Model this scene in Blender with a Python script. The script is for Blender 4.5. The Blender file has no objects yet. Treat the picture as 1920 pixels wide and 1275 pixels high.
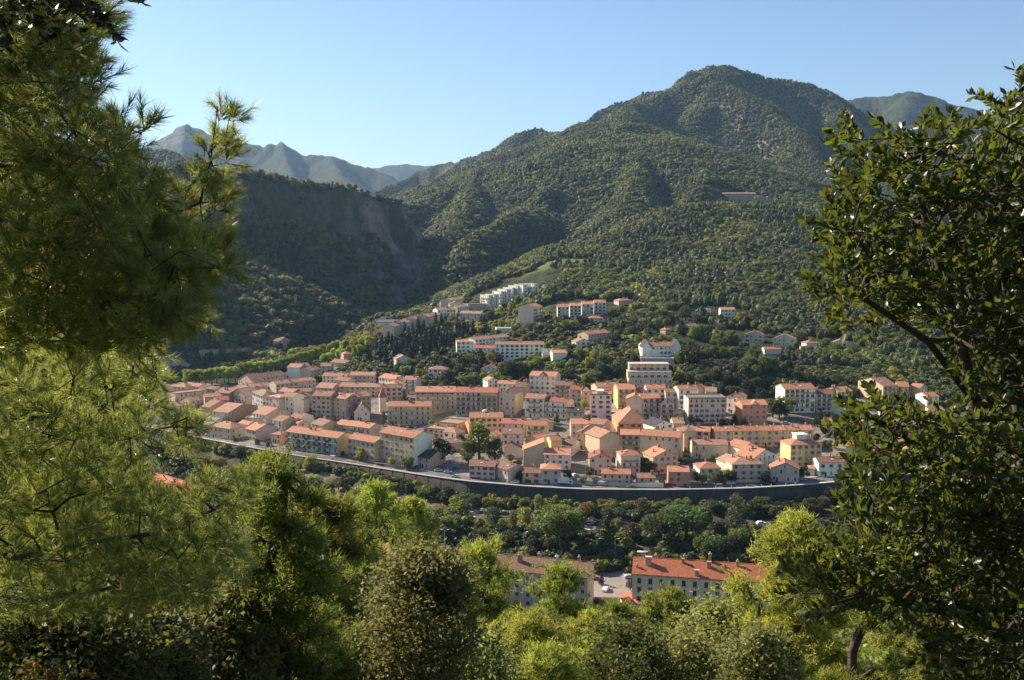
import bpy, math, random
import numpy as np
from mathutils import Matrix, Vector

# ------------------------------------------------------------------ camera, world, sun
CZ = 120.0                      # eye height above the riverside road (z = 0)
K = 1.2                         # survey units -> metres
FPX = 1844.0                    # focal length in photo pixels (1920 wide)
PITCH = math.radians(6.1)
SUN_EL, SUN_AZ = math.radians(33), math.radians(58)    # azimuth: from +Y towards -X

scene = bpy.context.scene
cam_d = bpy.data.cameras.new("camera"); cam = bpy.data.objects.new("camera", cam_d)
scene.collection.objects.link(cam); scene.camera = cam
cam.location = (0, 0, CZ); cam.rotation_euler = (math.radians(90) - PITCH, 0, 0)
cam_d.sensor_width = 36.0; cam_d.lens = 36.0 * FPX / 1920.0
cam_d.clip_start = 0.1; cam_d.clip_end = 30000

world = bpy.data.worlds.new("World"); scene.world = world; world.use_nodes = True
wn = world.node_tree.nodes; wl = world.node_tree.links; wn.clear()
sky = wn.new("ShaderNodeTexSky"); sky.sky_type = 'NISHITA'; sky.sun_disc = False
sky.sun_elevation = SUN_EL; sky.sun_rotation = -SUN_AZ
sky.altitude = 300; sky.air_density = 1.0; sky.dust_density = 0.3; sky.ozone_density = 3.5
bg = wn.new("ShaderNodeBackground"); bg.inputs[1].default_value = 0.078
wo = wn.new("ShaderNodeOutputWorld"); wl.new(sky.outputs[0], bg.inputs[0]); wl.new(bg.outputs[0], wo.inputs[0])

sd = bpy.data.lights.new("sun", 'SUN'); sun = bpy.data.objects.new("sun", sd); scene.collection.objects.link(sun)
sd.energy = 5.0; sd.angle = math.radians(0.53); sd.color = (1.0, 0.87, 0.71)
S = Vector((-math.cos(SUN_EL) * math.sin(SUN_AZ), math.cos(SUN_EL) * math.cos(SUN_AZ), math.sin(SUN_EL)))
sun.rotation_euler = (-S).to_track_quat('-Z', 'Y').to_euler()
sun.location = S * 500
scene.view_settings.view_transform = 'Standard'; scene.view_settings.look = 'None'
scene.view_settings.exposure = 0.98; scene.view_settings.gamma = 1
scene.render.engine = 'CYCLES'
scene.cycles.max_bounces = 5; scene.cycles.diffuse_bounces = 3; scene.cycles.glossy_bounces = 2
scene.cycles.transmission_bounces = 3; scene.cycles.volume_bounces = 0; scene.cycles.transparent_max_bounces = 4
scene.cycles.caustics_reflective = False; scene.cycles.caustics_refractive = False
scene.cycles.use_denoising = True

R = random.Random(7); rng = np.random.default_rng(7)
col = scene.collection

# ------------------------------------------------------------------ helpers
def ray(px, py):
    """pixel of the survey photo -> (X/Y, Z/Y) of its sight line"""
    a = (px - 960) / FPX; b = (637.5 - py) / FPX
    den = math.cos(PITCH) + b * math.sin(PITCH)
    return a / den, (-math.sin(PITCH) + b * math.cos(PITCH)) / den

def at(px, py, Y):
    u, s = ray(px, py); return Vector((u * Y, Y, CZ + s * Y))

def slope_py(py): return ray(960, py)[1]

def vnoise(x, y, seed=0):
    xi = np.floor(x).astype(np.int64); yi = np.floor(y).astype(np.int64); xf = x - xi; yf = y - yi
    def h(i, j):
        n = (i * 374761393 + j * 668265263 + seed * 974711) & 0x7fffffff
        n = ((n ^ (n >> 13)) * 1274126177) & 0x7fffffff
        return ((n ^ (n >> 16)) & 0xffff) / 65535.0
    sx = xf * xf * (3 - 2 * xf); sy = yf * yf * (3 - 2 * yf)
    return (h(xi, yi) * (1 - sx) + h(xi + 1, yi) * sx) * (1 - sy) + (h(xi, yi + 1) * (1 - sx) + h(xi + 1, yi + 1) * sx) * sy

def fbm(x, y, seed=0, octv=5, gain=0.5):
    s = 0; a = 1; t = 0
    for o in range(octv):
        s = s + a * (vnoise(x, y, seed + o * 17) - 0.5); t += a; a *= gain; x = x * 2.03 + 11.3; y = y * 2.03 + 5.7
    return s / t * 2

def tag(o, label=None, cat=None, group=None, kind=None):
    if label: o['label'] = label
    if cat: o['category'] = cat
    if group: o['group'] = group
    if kind: o['kind'] = kind
    return o

def link(name, data, parent=None, mat=None):
    o = bpy.data.objects.new(name, data); col.objects.link(o)
    if parent: o.parent = parent
    if mat is not None:
        for m in (mat if isinstance(mat, (list, tuple)) else [mat]): data.materials.append(m)
    return o

def empty(name, loc, rz=0.0):
    o = bpy.data.objects.new(name, None); col.objects.link(o); o.location = loc; o.rotation_euler = (0, 0, rz)
    o.empty_display_size = 0.5
    return o

def np_mesh(name, V, F, mi=None, smooth=False):
    """V (n,3), F (m,k) constant k"""
    V = np.asarray(V, dtype=np.float32); F = np.asarray(F, dtype=np.int32)
    me = bpy.data.meshes.new(name); k = F.shape[1]
    me.vertices.add(len(V)); me.vertices.foreach_set('co', V.ravel())
    me.loops.add(F.size); me.loops.foreach_set('vertex_index', F.ravel())
    me.polygons.add(len(F)); me.polygons.foreach_set('loop_start', np.arange(0, F.size, k, dtype=np.int32))
    if mi is not None: me.polygons.foreach_set('material_index', np.asarray(mi, dtype=np.int32))
    if smooth: me.polygons.foreach_set('use_smooth', np.ones(len(F), dtype=bool))
    me.update(calc_edges=True)
    return me

class MB:
    """collects polygons into one mesh"""
    def __init__(s): s.v = []; s.f = []; s.m = []
    def poly(s, pts, m=0):
        i = len(s.v); s.v += [tuple(p) for p in pts]; s.f.append(tuple(range(i, i + len(pts)))); s.m.append(m)
    def prism(s, pts, d, m=0):
        """extrude polygon pts by vector d (closed solid)"""
        n = len(pts); i = len(s.v); d = Vector(d)
        s.v += [tuple(p) for p in pts] + [tuple(Vector(p) + d) for p in pts]
        s.f.append(tuple(range(i, i + n))); s.f.append(tuple(range(i + 2 * n - 1, i + n - 1, -1))); s.m += [m, m]
        for k in range(n):
            k2 = (k + 1) % n; s.f.append((i + k2, i + k, i + n + k, i + n + k2)); s.m.append(m)
    def box(s, x0, y0, z0, x1, y1, z1, m=0):
        s.prism([(x0, y0, z0), (x1, y0, z0), (x1, y1, z0), (x0, y1, z0)], (0, 0, z1 - z0), m)
    def tube(s, pts, rad, n=6, m=0, cap=True):
        base = len(s.v); P = [Vector(p) for p in pts]
        for k, p in enumerate(P):
            t = (P[min(k + 1, len(P) - 1)] - P[max(k - 1, 0)])
            if t.length < 1e-9: t = Vector((0, 0, 1))
            t.normalize(); a = t.cross(Vector((0.31, 0.17, 0.93)));
            if a.length < 1e-3: a = t.cross(Vector((1, 0, 0)))
            a.normalize(); b = t.cross(a); r = rad[k] if isinstance(rad, (list, tuple)) else rad
            for j in range(n):
                an = 2 * math.pi * j / n; s.v.append(tuple(p + (a * math.cos(an) + b * math.sin(an)) * r))
        for k in range(len(P) - 1):
            for j in range(n):
                j2 = (j + 1) % n; s.f.append((base + k * n + j, base + k * n + j2, base + (k + 1) * n + j2, base + (k + 1) * n + j)); s.m.append(m)
        if cap:
            s.f.append(tuple(base + j for j in range(n))[::-1]); s.f.append(tuple(base + (len(P) - 1) * n + j for j in range(n))); s.m += [m, m]
    def mesh(s, name, mats=(), smooth=False):
        me = bpy.data.meshes.new(name); me.from_pydata(s.v, [], s.f)
        for mt in mats: me.materials.append(mt)
        if len(mats) > 1: me.polygons.foreach_set('material_index', s.m)
        if smooth: me.polygons.foreach_set('use_smooth', [True] * len(s.f))
        me.update(); return me
    def obj(s, name, mats, parent=None, smooth=False):
        return link(name, s.mesh(name, mats if isinstance(mats, (list, tuple)) else [mats], smooth), parent)

# ------------------------------------------------------------------ materials
def nodes(name):
    m = bpy.data.materials.new(name); m.use_nodes = True; nt = m.node_tree; nt.nodes.clear()
    out = nt.nodes.new("ShaderNodeOutputMaterial"); return m, nt.nodes, nt.links, out

def paint(name, c, rough=0.85, var=0.12, scale=0.5, rnd=0.1, spec=0.2, bump=0.0, stain=0.0):
    """matte surface with cloudy variation and a small random shift per object"""
    m, n, l, out = nodes(name)
    p = n.new("ShaderNodeBsdfPrincipled"); p.inputs['Roughness'].default_value = rough; p.inputs['Specular IOR Level'].default_value = spec
    tc = n.new("ShaderNodeTexCoord"); nz = n.new("ShaderNodeTexNoise"); nz.inputs['Scale'].default_value = scale; nz.inputs['Detail'].default_value = 6
    l.new(tc.outputs['Object'], nz.inputs['Vector'])
    oi = n.new("ShaderNodeObjectInfo")
    mr = n.new("ShaderNodeMapRange"); mr.inputs[1].default_value = 0.25; mr.inputs[2].default_value = 0.75
    mr.inputs[3].default_value = 1 - var; mr.inputs[4].default_value = 1 + var; l.new(nz.outputs[0], mr.inputs[0])
    mr2 = n.new("ShaderNodeMapRange"); mr2.inputs[3].default_value = 1 - rnd; mr2.inputs[4].default_value = 1 + rnd; l.new(oi.outputs['Random'], mr2.inputs[0])
    mu = n.new("ShaderNodeMath"); mu.operation = 'MULTIPLY'; l.new(mr.outputs[0], mu.inputs[0]); l.new(mr2.outputs[0], mu.inputs[1])
    hs = n.new("ShaderNodeHueSaturation"); hs.inputs['Color'].default_value = (*c, 1); l.new(mu.outputs[0], hs.inputs['Value'])
    src = hs.outputs[0]
    if stain:
        mp = n.new("ShaderNodeMapping"); mp.inputs['Scale'].default_value = (1.3, 1.3, 0.12); l.new(tc.outputs['Object'], mp.inputs[0])
        n2 = n.new("ShaderNodeTexNoise"); n2.inputs['Scale'].default_value = 1.0; n2.inputs['Detail'].default_value = 5; l.new(mp.outputs[0], n2.inputs['Vector'])
        r2 = n.new("ShaderNodeMapRange"); r2.inputs[1].default_value = 0.5; r2.inputs[2].default_value = 0.75; r2.inputs[4].default_value = stain; l.new(n2.outputs[0], r2.inputs[0])
        mx = n.new("ShaderNodeMix"); mx.data_type = 'RGBA'; l.new(r2.outputs[0], mx.inputs[0]); l.new(src, mx.inputs[6]); mx.inputs[7].default_value = (c[0] * .45, c[1] * .42, c[2] * .4, 1); src = mx.outputs[2]
    l.new(src, p.inputs['Base Color'])
    if bump:
        bp = n.new("ShaderNodeBump"); bp.inputs['Strength'].default_value = bump; bp.inputs['Distance'].default_value = 0.1
        l.new(nz.outputs[0], bp.inputs['Height']); l.new(bp.outputs[0], p.inputs['Normal'])
    l.new(p.outputs[0], out.inputs[0]); return m

def roofmat(name, c, c2, period=0.28):
    """clay tiles: ridged columns down the slope, mottled"""
    m, n, l, out = nodes(name)
    p = n.new("ShaderNodeBsdfPrincipled"); p.inputs['Roughness'].default_value = 0.8; p.inputs['Specular IOR Level'].default_value = 0.25
    tc = n.new("ShaderNodeTexCoord"); nz = n.new("ShaderNodeTexNoise"); nz.inputs['Scale'].default_value = 0.7; nz.inputs['Detail'].default_value = 8; nz.inputs['Roughness'].default_value = 0.7
    l.new(tc.outputs['Object'], nz.inputs['Vector'])
    oi = n.new("ShaderNodeObjectInfo")
    rp = n.new("ShaderNodeMapRange"); rp.inputs[1].default_value = 0.35; rp.inputs[2].default_value = 0.7; l.new(nz.outputs[0], rp.inputs[0])
    mx = n.new("ShaderNodeMix"); mx.data_type = 'RGBA'; l.new(rp.outputs[0], mx.inputs[0]); mx.inputs[6].default_value = (*c, 1); mx.inputs[7].default_value = (*c2, 1)
    v = n.new("ShaderNodeTexVoronoi"); v.inputs['Scale'].default_value = 2.6; l.new(tc.outputs['Object'], v.inputs['Vector'])
    sep = n.new("ShaderNodeSeparateColor"); l.new(v.outputs['Color'], sep.inputs[0])
    mr = n.new("ShaderNodeMapRange"); mr.inputs[3].default_value = 0.74; mr.inputs[4].default_value = 1.2; l.new(sep.outputs[0], mr.inputs[0])
    mr2 = n.new("ShaderNodeMapRange"); mr2.inputs[3].default_value = 0.78; mr2.inputs[4].default_value = 1.2; l.new(oi.outputs['Random'], mr2.inputs[0])
    mu = n.new("ShaderNodeMath"); mu.operation = 'MULTIPLY'; l.new(mr.outputs[0], mu.inputs[0]); l.new(mr2.outputs[0], mu.inputs[1])
    w = n.new("ShaderNodeTexWave"); w.inputs['Scale'].default_value = 1 / period / 20 * 6.28; w.inputs['Distortion'].default_value = 0.4; l.new(tc.outputs['Object'], w.inputs['Vector'])
    mr3 = n.new("ShaderNodeMapRange"); mr3.inputs[3].default_value = 0.78; mr3.inputs[4].default_value = 1.05; l.new(w.outputs[0], mr3.inputs[0])
    mu2 = n.new("ShaderNodeMath"); mu2.operation = 'MULTIPLY'; l.new(mu.outputs[0], mu2.inputs[0]); l.new(mr3.outputs[0], mu2.inputs[1])
    hs = n.new("ShaderNodeHueSaturation"); l.new(mx.outputs[2], hs.inputs['Color']); l.new(mu2.outputs[0], hs.inputs['Value'])
    l.new(hs.outputs[0], p.inputs['Base Color'])
    bp = n.new("ShaderNodeBump"); bp.inputs['Strength'].default_value = 0.5; bp.inputs['Distance'].default_value = 0.05; l.new(w.outputs[0], bp.inputs['Height']); l.new(bp.outputs[0], p.inputs['Normal'])
    l.new(p.outputs[0], out.inputs[0]); return m

def leafmat(name, c, tr, trans=0.35, rough=0.55, spec=0.3, vary=0.3, scale=0.35, hue=0.02):
    """leaf: reflects c, lets tr-coloured light through; clumps and single plants differ"""
    m, n, l, out = nodes(name)
    p = n.new("ShaderNodeBsdfPrincipled"); p.inputs['Roughness'].default_value = rough; p.inputs['Specular IOR Level'].default_value = spec
    t = n.new("ShaderNodeBsdfTranslucent"); mix = n.new("ShaderNodeMixShader"); mix.inputs[0].default_value = trans
    tc = n.new("ShaderNodeTexCoord"); nz = n.new("ShaderNodeTexNoise"); nz.inputs['Scale'].default_value = scale; nz.inputs['Detail'].default_value = 4; l.new(tc.outputs['Object'], nz.inputs['Vector'])
    oi = n.new("ShaderNodeObjectInfo")
    mr = n.new("ShaderNodeMapRange"); mr.inputs[1].default_value = 0.3; mr.inputs[2].default_value = 0.7; mr.inputs[3].default_value = 1 - vary; mr.inputs[4].default_value = 1 + vary; l.new(nz.outputs[0], mr.inputs[0])
    mr2 = n.new("ShaderNodeMapRange"); mr2.inputs[3].default_value = 1 - vary; mr2.inputs[4].default_value = 1 + vary; l.new(oi.outputs['Random'], mr2.inputs[0])
    mu0 = n.new("ShaderNodeMath"); mu0.operation = 'MULTIPLY'; l.new(mr.outputs[0], mu0.inputs[0]); l.new(mr2.outputs[0], mu0.inputs[1])
    # stands of trees differ from place to place
    n3 = n.new("ShaderNodeTexNoise"); n3.inputs['Scale'].default_value = 0.011; n3.inputs['Detail'].default_value = 4; l.new(oi.outputs['Location'], n3.inputs['Vector'])
    r3 = n.new("ShaderNodeMapRange"); r3.inputs[1].default_value = 0.35; r3.inputs[2].default_value = 0.65; r3.inputs[3].default_value = 0.68; r3.inputs[4].default_value = 1.32; l.new(n3.outputs[0], r3.inputs[0])
    mu = n.new("ShaderNodeMath"); mu.operation = 'MULTIPLY'; l.new(mu0.outputs[0], mu.inputs[0]); l.new(r3.outputs[0], mu.inputs[1])
    # hue shift by a second random: fract(random*7.3)
    m7 = n.new("ShaderNodeMath"); m7.operation = 'MULTIPLY'; m7.inputs[1].default_value = 7.31; l.new(oi.outputs['Random'], m7.inputs[0])
    fr = n.new("ShaderNodeMath"); fr.operation = 'FRACT'; l.new(m7.outputs[0], fr.inputs[0])
    hr = n.new("ShaderNodeMapRange"); hr.inputs[3].default_value = 0.5 - hue; hr.inputs[4].default_value = 0.5 + hue; l.new(fr.outputs[0], hr.inputs[0])
    for cc, sh, inp in ((c, p, 'Base Color'), (tr, t, 'Color')):
        hs = n.new("ShaderNodeHueSaturation"); hs.inputs['Color'].default_value = (*cc, 1); l.new(mu.outputs[0], hs.inputs['Value']); l.new(hr.outputs[0], hs.inputs['Hue']); l.new(hs.outputs[0], sh.inputs[inp])
    l.new(p.outputs[0], mix.inputs[1]); l.new(t.outputs[0], mix.inputs[2]); l.new(mix.outputs[0], out.inputs[0]); return m

def gloss(name, c, rough=0.1, metal=0.0):
    m, n, l, out = nodes(name); p = n.new("ShaderNodeBsdfPrincipled"); p.inputs['Base Color'].default_value = (*c, 1)
    p.inputs['Roughness'].default_value = rough; p.inputs['Metallic'].default_value = metal; l.new(p.outputs[0], out.inputs[0]); return m
# ------------------------------------------------------------------ the lie of the land (survey units, times K = metres)
ROAD = [(-900, 640), (-300, 690), (0, 745), (150, 778), (300, 806), (355, 818), (460, 838), (560, 856), (700, 877), (800, 893), (880, 904), (1000, 914), (1100, 919),
        (1250, 920), (1400, 917), (1500, 911), (1560, 906), (1700, 891), (1920, 862), (2300, 820), (2900, 780)]
_ru = np.array([ray(a, b)[0] for a, b in ROAD]); _ry = np.array([-CZ / slope_py(b) for a, b in ROAD])   # metres
def yroad(u): return np.interp(u, _ru, _ry)

COLS = [(-900, [(0, 0), (700, 0), (900, 12), (1200, 60), (2000, 200)]),
        (100, [(0, 0), (700, 0), (800, 2), (900, 12), (1000, 30), (1200, 40), (2000, 60)]),
        (400, [(0, 0), (700, .5), (790, 2.5), (860, 8), (1000, 18), (1200, 30), (2000, 60)]),
        (600, [(0, 0), (660, 2), (800, 4), (1000, 10), (1200, 20), (2000, 50)]),
        (750, [(0, 0), (470, 0), (620, 7), (650, 12), (711, 24), (787, 31), (850, 30), (950, 18), (1200, 22), (2000, 50)]),
        (900, [(0, 0), (410, 0), (506, 6), (570, 10), (650, 21), (720, 27), (800, 31), (900, 37), (1000, 41), (1100, 50), (2000, 60)]),
        (1050, [(0, 0), (398, 0), (490, 7), (545, 12), (590, 20), (650, 28), (740, 36), (830, 46), (920, 62), (1000, 75), (1100, 80), (2000, 90)]),
        (1200, [(0, 0), (395, 0), (480, 9), (515, 13), (590, 23), (650, 30.5), (730, 37), (830, 46.5), (930, 60), (1080, 94), (1180, 112), (1400, 100), (2000, 110)]),
        (1400, [(0, 0), (396, 0), (470, 8), (538, 12), (566, 20), (620, 23.5), (700, 33), (800, 47), (930, 73), (1080, 108), (1180, 128), (1300, 115), (2000, 130)]),
        (1600, [(0, 0), (405, 0), (480, 7), (535, 12), (570, 20), (640, 26), (720, 36), (830, 54), (930, 70), (1080, 98), (1180, 108), (1400, 100), (2000, 120)]),
        (2000, [(0, 0), (450, 0), (520, 6), (560, 12), (640, 24), (800, 40), (1000, 60), (1200, 70), (2000, 100)]),
        (2900, [(0, 0), (500, 0), (560, 12), (640, 24), (800, 50), (1000, 90), (1200, 120), (2000, 200)])]
_cu = np.array([(c[0] - 960) / FPX for c in COLS])

GEN = [(0, 0), (15, 4), (60, 30), (200, 122), (500, 320), (1500, 900)]
STEEP = [(0, 0), (12, 6), (30, 20), (60, 50), (150, 120), (400, 300), (900, 620)]
CLIFF = [(0, 0), (10, 4), (19, 13), (31, 52), (80, 88), (160, 162), (400, 390), (900, 850)]
SOFT = [(0, 0), (30, 5), (80, 22), (200, 70), (500, 200), (1500, 600)]
SHEER = [(0, 0), (4, 3), (10, 38), (17, 76), (60, 125), (400, 480)]
SPUR = [(0, 0), (20, 5), (60, 26), (140, 76), (500, 330)]
HIGH = [(0, 0), (15, 6), (60, 44), (200, 165), (500, 400), (1500, 1150)]
LOW = [(0, 0), (40, 5), (100, 24), (200, 60), (500, 190), (1500, 600)]
RIDGES = [  # (px, py, Y) vertices, cross profile
    ([(-300, 300, 6200), (60, 300, 6000), (180, 296, 5800), (250, 286, 5650), (297, 262, 5600), (320, 250, 5600), (338, 236, 5600), (350, 232, 5600), (362, 239, 5600), (378, 243, 5600), (400, 252, 5600), (430, 256, 5600), (450, 262, 5550),
      (493, 275, 5500), (507, 266, 5500), (516, 272, 5500), (527, 266, 5500), (545, 277, 5500), (566, 291, 5450), (600, 290, 5400), (640, 299, 5300), (700, 317, 5200), (760, 345, 5000), (850, 375, 4800)], STEEP),
    ([(527, 266, 5500), (540, 310, 5000), (560, 350, 4500)], STEEP), ([(345, 233, 5600), (340, 285, 5000), (370, 330, 4300)], STEEP), ([(620, 294, 5300), (640, 330, 4700), (690, 360, 4000)], GEN),
    ([(640, 325, 8200), (700, 314, 8200), (760, 308, 8200), (800, 310, 8200), (900, 322, 8200), (1000, 320, 8200)], SOFT),
    ([(600, 420, 2900), (690, 378, 3000), (740, 345, 3100), (785, 322, 3200), (800, 318, 3200), (812, 308, 3200), (835, 306, 3200), (850, 309, 3150), (880, 300, 3100), (905, 290, 3100), (925, 291, 3000), (938, 280, 2950), (960, 262, 2900), (985, 250, 2850), (1010, 247, 2850), (1045, 250, 2800), (1100, 232, 2800)], STEEP),
    ([(880, 300, 3100), (850, 350, 2700), (800, 385, 2400)], GEN),
    ([(1100, 232, 3000), (1130, 208, 3050), (1180, 188, 3100), (1205, 178, 3100), (1235, 178, 3050), (1260, 172, 2900)], STEEP),
    # main mountain
    ([(1100, 252, 2300), (1140, 226, 2350), (1200, 200, 2450), (1250, 176, 2550), (1285, 150, 2600), (1305, 132, 2600), (1335, 122, 2600), (1370, 127, 2600), (1410, 142, 2620), (1460, 153, 2650), (1500, 160, 2650), (1540, 171, 2650), (1562, 187, 2620), (1600, 208, 2600), (1650, 234, 2560),
      (1700, 256, 2500), (1770, 290, 2400), (1850, 332, 2300), (1990, 380, 2100)], HIGH),
    ([(1335, 122, 2600), (1350, 158, 2480), (1420, 190, 2360), (1500, 255, 2160), (1545, 320, 1960), (1600, 385, 1700)], HIGH),
    ([(1540, 171, 2650), (1590, 250, 2350), (1640, 320, 2050), (1720, 400, 1700), (1800, 450, 1500)], HIGH),
    ([(1650, 234, 2560), (1720, 300, 2200), (1800, 360, 1900), (1900, 420, 1600)], HIGH),
    ([(1180, 240, 1900), (1165, 220, 2100), (1172, 206, 2300), (1200, 200, 2450)], HIGH),  # added saddle ridge: keeps sun off the valley behind the front hill
    # far right
    ([(1480, 215, 4600), (1565, 190, 4600), (1600, 183, 4600), (1640, 182, 4600), (1665, 180, 4550), (1705, 173, 4500), (1740, 178, 4500), (1790, 195, 4450), (1850, 208, 4400), (1910, 228, 4400), (2000, 255, 4300), (2200, 290, 4200), (2800, 300, 4000)], GEN),
    ([(1705, 173, 4500), (1690, 230, 3900), (1760, 290, 3300)], GEN), ([(1910, 228, 4400), (1960, 290, 3600)], GEN),
    # front hill, crest running down to the right behind the fort
    ([(1040, 272, 2150), (1110, 246, 2000), (1180, 240, 1900), (1240, 262, 1800), (1300, 289, 1700), (1370, 325, 1600), (1430, 356, 1500), (1500, 385, 1420), (1580, 408, 1350), (1700, 450, 1250), (1900, 520, 1100)], LOW),
    ([(1040, 272, 2150), (960, 308, 1950), (900, 336, 1800), (840, 362, 1680), (780, 382, 1600), (745, 396, 1560)], GEN),
    ([(1110, 238, 2000), (1060, 330, 1650), (1000, 385, 1450), (930, 425, 1280), (880, 458, 1180), (852, 500, 1110)], HIGH),
    ([(1180, 240, 1900), (1200, 330, 1500), (1160, 400, 1300), (1080, 450, 1150), (1010, 500, 1060)], HIGH),
    ([(900, 322, 1800), (870, 400, 1420), (835, 450, 1240), (822, 500, 1150)], STEEP),
    ([(1300, 289, 1700), (1330, 350, 1420)], HIGH),
    # fort ridge
    ([(1000, 528, 960), (1060, 505, 985), (1110, 480, 1020), (1180, 448, 1080), (1250, 415, 1140), (1310, 392, 1180), (1370, 386, 1200), (1440, 388, 1200), (1500, 405, 1170), (1570, 430, 1130), (1680, 480, 1060), (1900, 560, 950)], LOW),
    # western cliff mountain
    ([(-600, 250, 700), (-100, 290, 800), (100, 318, 880), (240, 320, 950), (330, 323, 1000), (450, 322, 1075), (500, 330, 1105), (560, 343, 1145), (600, 350, 1175), (650, 355, 1205), (690, 366, 1230), (720, 377, 1250), (742, 388, 1262)], CLIFF),
    ([(742, 388, 1262), (760, 408, 1240), (776, 438, 1215), (790, 478, 1190), (803, 530, 1165), (814, 580, 1140)], SHEER),
    ([(150, 300, 2300), (240, 284, 2250), (280, 281, 2200), (310, 290, 2150), (350, 305, 2100), (420, 335, 2000)], GEN),
    # low wooded spur on the left
    ([(100, 520, 860), (300, 490, 880), (400, 487, 890), (450, 494, 895), (520, 520, 900), (580, 560, 905), (625, 597, 905), (660, 624, 900)], SPUR),
]

def _prep():
    out = []
    for pts, prof in RIDGES:
        P = []
        for px, py, Y in pts:
            u, s = ray(px, py); P.append((u * Y, Y, 100 + s * Y))
        (d1, z1), (d2, z2) = prof[-2:]; pf = prof + [(d2 + 20000, z2 + 20000 * (z2 - z1) / (d2 - d1))]
        out.append((np.array(P), np.array(pf, float)))
    return out
_RG = _prep()

def height(x, y, full=False):
    """ground height in metres at world x, y (arrays)"""
    X = np.asarray(x, float) / K; Y = np.asarray(y, float) / K
    sh = X.shape; X = X.ravel(); Y = Y.ravel()
    u = X / np.maximum(Y, 1.0); u = np.clip(u, _cu[0], _cu[-1])
    # beyond the road: base columns
    vals = np.stack([np.interp(Y, [q[0] for q in c[1]], [q[1] for q in c[1]]) for c in COLS])
    j = np.clip(np.searchsorted(_cu, u) - 1, 0, len(_cu) - 2); t = (u - _cu[j]) / (_cu[j + 1] - _cu[j]); t = t * t * (3 - 2 * t)
    ar = np.arange(len(X)); base = vals[j, ar] * (1 - t) + vals[j + 1, ar] * t
    far = np.clip((Y - 560) / 500, 0, 1)
    wx = fbm(X / 170, Y / 170, 3, 4) * 34 * far; wy = fbm(X / 170, Y / 170, 9, 4) * 34 * far
    wx2 = fbm(X / 45, Y / 45, 31, 3) * 9 * far
    z = base.copy(); rdg = np.zeros(len(X)); msk = Y > 640
    if msk.any():
        xm = (X)[msk]; ym = (Y)[msk]; zb = z[msk]; best = np.full(len(xm), -1e9)
        for P, prof in _RG:
            zr = np.full(len(xm), -1e9)
            for a, b in zip(P[:-1], P[1:]):
                dx, dy = b[0] - a[0], b[1] - a[1]; L2 = dx * dx + dy * dy
                tt = np.clip(((xm - a[0]) * dx + (ym - a[1]) * dy) / L2, 0, 1)
                d = np.hypot(xm - (a[0] + dx * tt), ym - (a[1] + dy * tt))
                dw = np.maximum(d + (wx[msk] + wx2[msk]) * np.clip(d / 60, 0, 1), 0)
                zr = np.maximum(zr, a[2] + (b[2] - a[2]) * tt - np.interp(dw, prof[:, 0], prof[:, 1]))
            best = np.maximum(best, zr)
        k = 6.0; h = np.clip(0.5 + 0.5 * (best - zb) / k, 0, 1)
        zz = zb * (1 - h) + best * h + k * h * (1 - h)
        above = np.clip((zz - zb) / 30, 0, 1)
        zz = zz + above * (fbm(xm / 60, ym / 60, 21, 5) * 7 * np.clip(ym / 1500, 0.35, 2.2) + fbm(xm / 14, ym / 14, 25, 3) * 1.2 * np.clip(ym / 1200, .5, 2.5))
        gz = np.clip((xm / ym + .20) / .03, 0, 1) * np.clip((-.075 - xm / ym) / .02, 0, 1) * ((ym > 1000) & (ym < 1300)) * above
        zz = zz + gz * (fbm(xm / 16, ym / 16, 77, 3) * 13)
        z[msk] = zz
    z = z + np.clip((Y - 600) / 100, 0, 1) * fbm(X / 40, Y / 40, 5, 4) * 2.0
    # camera side: hillside, terrace, river bed
    yr = yroad(u) / K
    near = np.interp(Y, [-300, -40, 0, 6, 12, 20, 60, 120, 160, 190, 215, 260, 5000], [190, 118, 98.2, 95.6, 92.6, 88, 69, 44.5, 28, 12, -2.5, -3.5, -3.5])
    near = near + np.clip(X / 60, -1, 1) * -3 * np.clip(Y / 60, 0, 1) * np.clip((200 - Y) / 60, 0, 1) + fbm(X / 18, Y / 18, 40, 4) * 1.6 * np.clip((215 - Y) / 60, 0, 1) * np.clip(Y / 25, 0, 1)
    tr = np.clip((Y - (yr - 50)) / 8, 0, 1); tr = tr * tr * (3 - 2 * tr)
    near = near * (1 - tr) + (-7.2 + 3.2 * np.clip((-.06 - u) / .08, 0, 1) * np.clip((Y - (yr - 22)) / 10, 0, 1) + fbm(X / 10, Y / 10, 50, 4) * 1.3) * tr
    z = np.where(Y < yr + 0.4, near, z)
    return (z * K).reshape(sh)

def g(x, y): return float(height(np.array([x]), np.array([y]))[0])

def march(px, py, H, lo=None, hi=3000):
    """depth at which a point H above the ground lies on the sight line of pixel (px, py)"""
    u, s = ray(px, py)
    if lo is None: lo = float(yroad(u)) + 8
    Ys = np.concatenate([np.arange(lo, 1400, 2.0), np.arange(1400, max(hi, 1402), 8.0)])
    d = CZ + s * Ys - (height(u * Ys, Ys) + H)
    i = np.where(d <= 0)[0]
    if len(i) == 0: return Ys[-1]
    i = i[0]
    if i == 0: return Ys[0]
    return float(Ys[i - 1] + (Ys[i] - Ys[i - 1]) * d[i - 1] / (d[i - 1] - d[i]))

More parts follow.
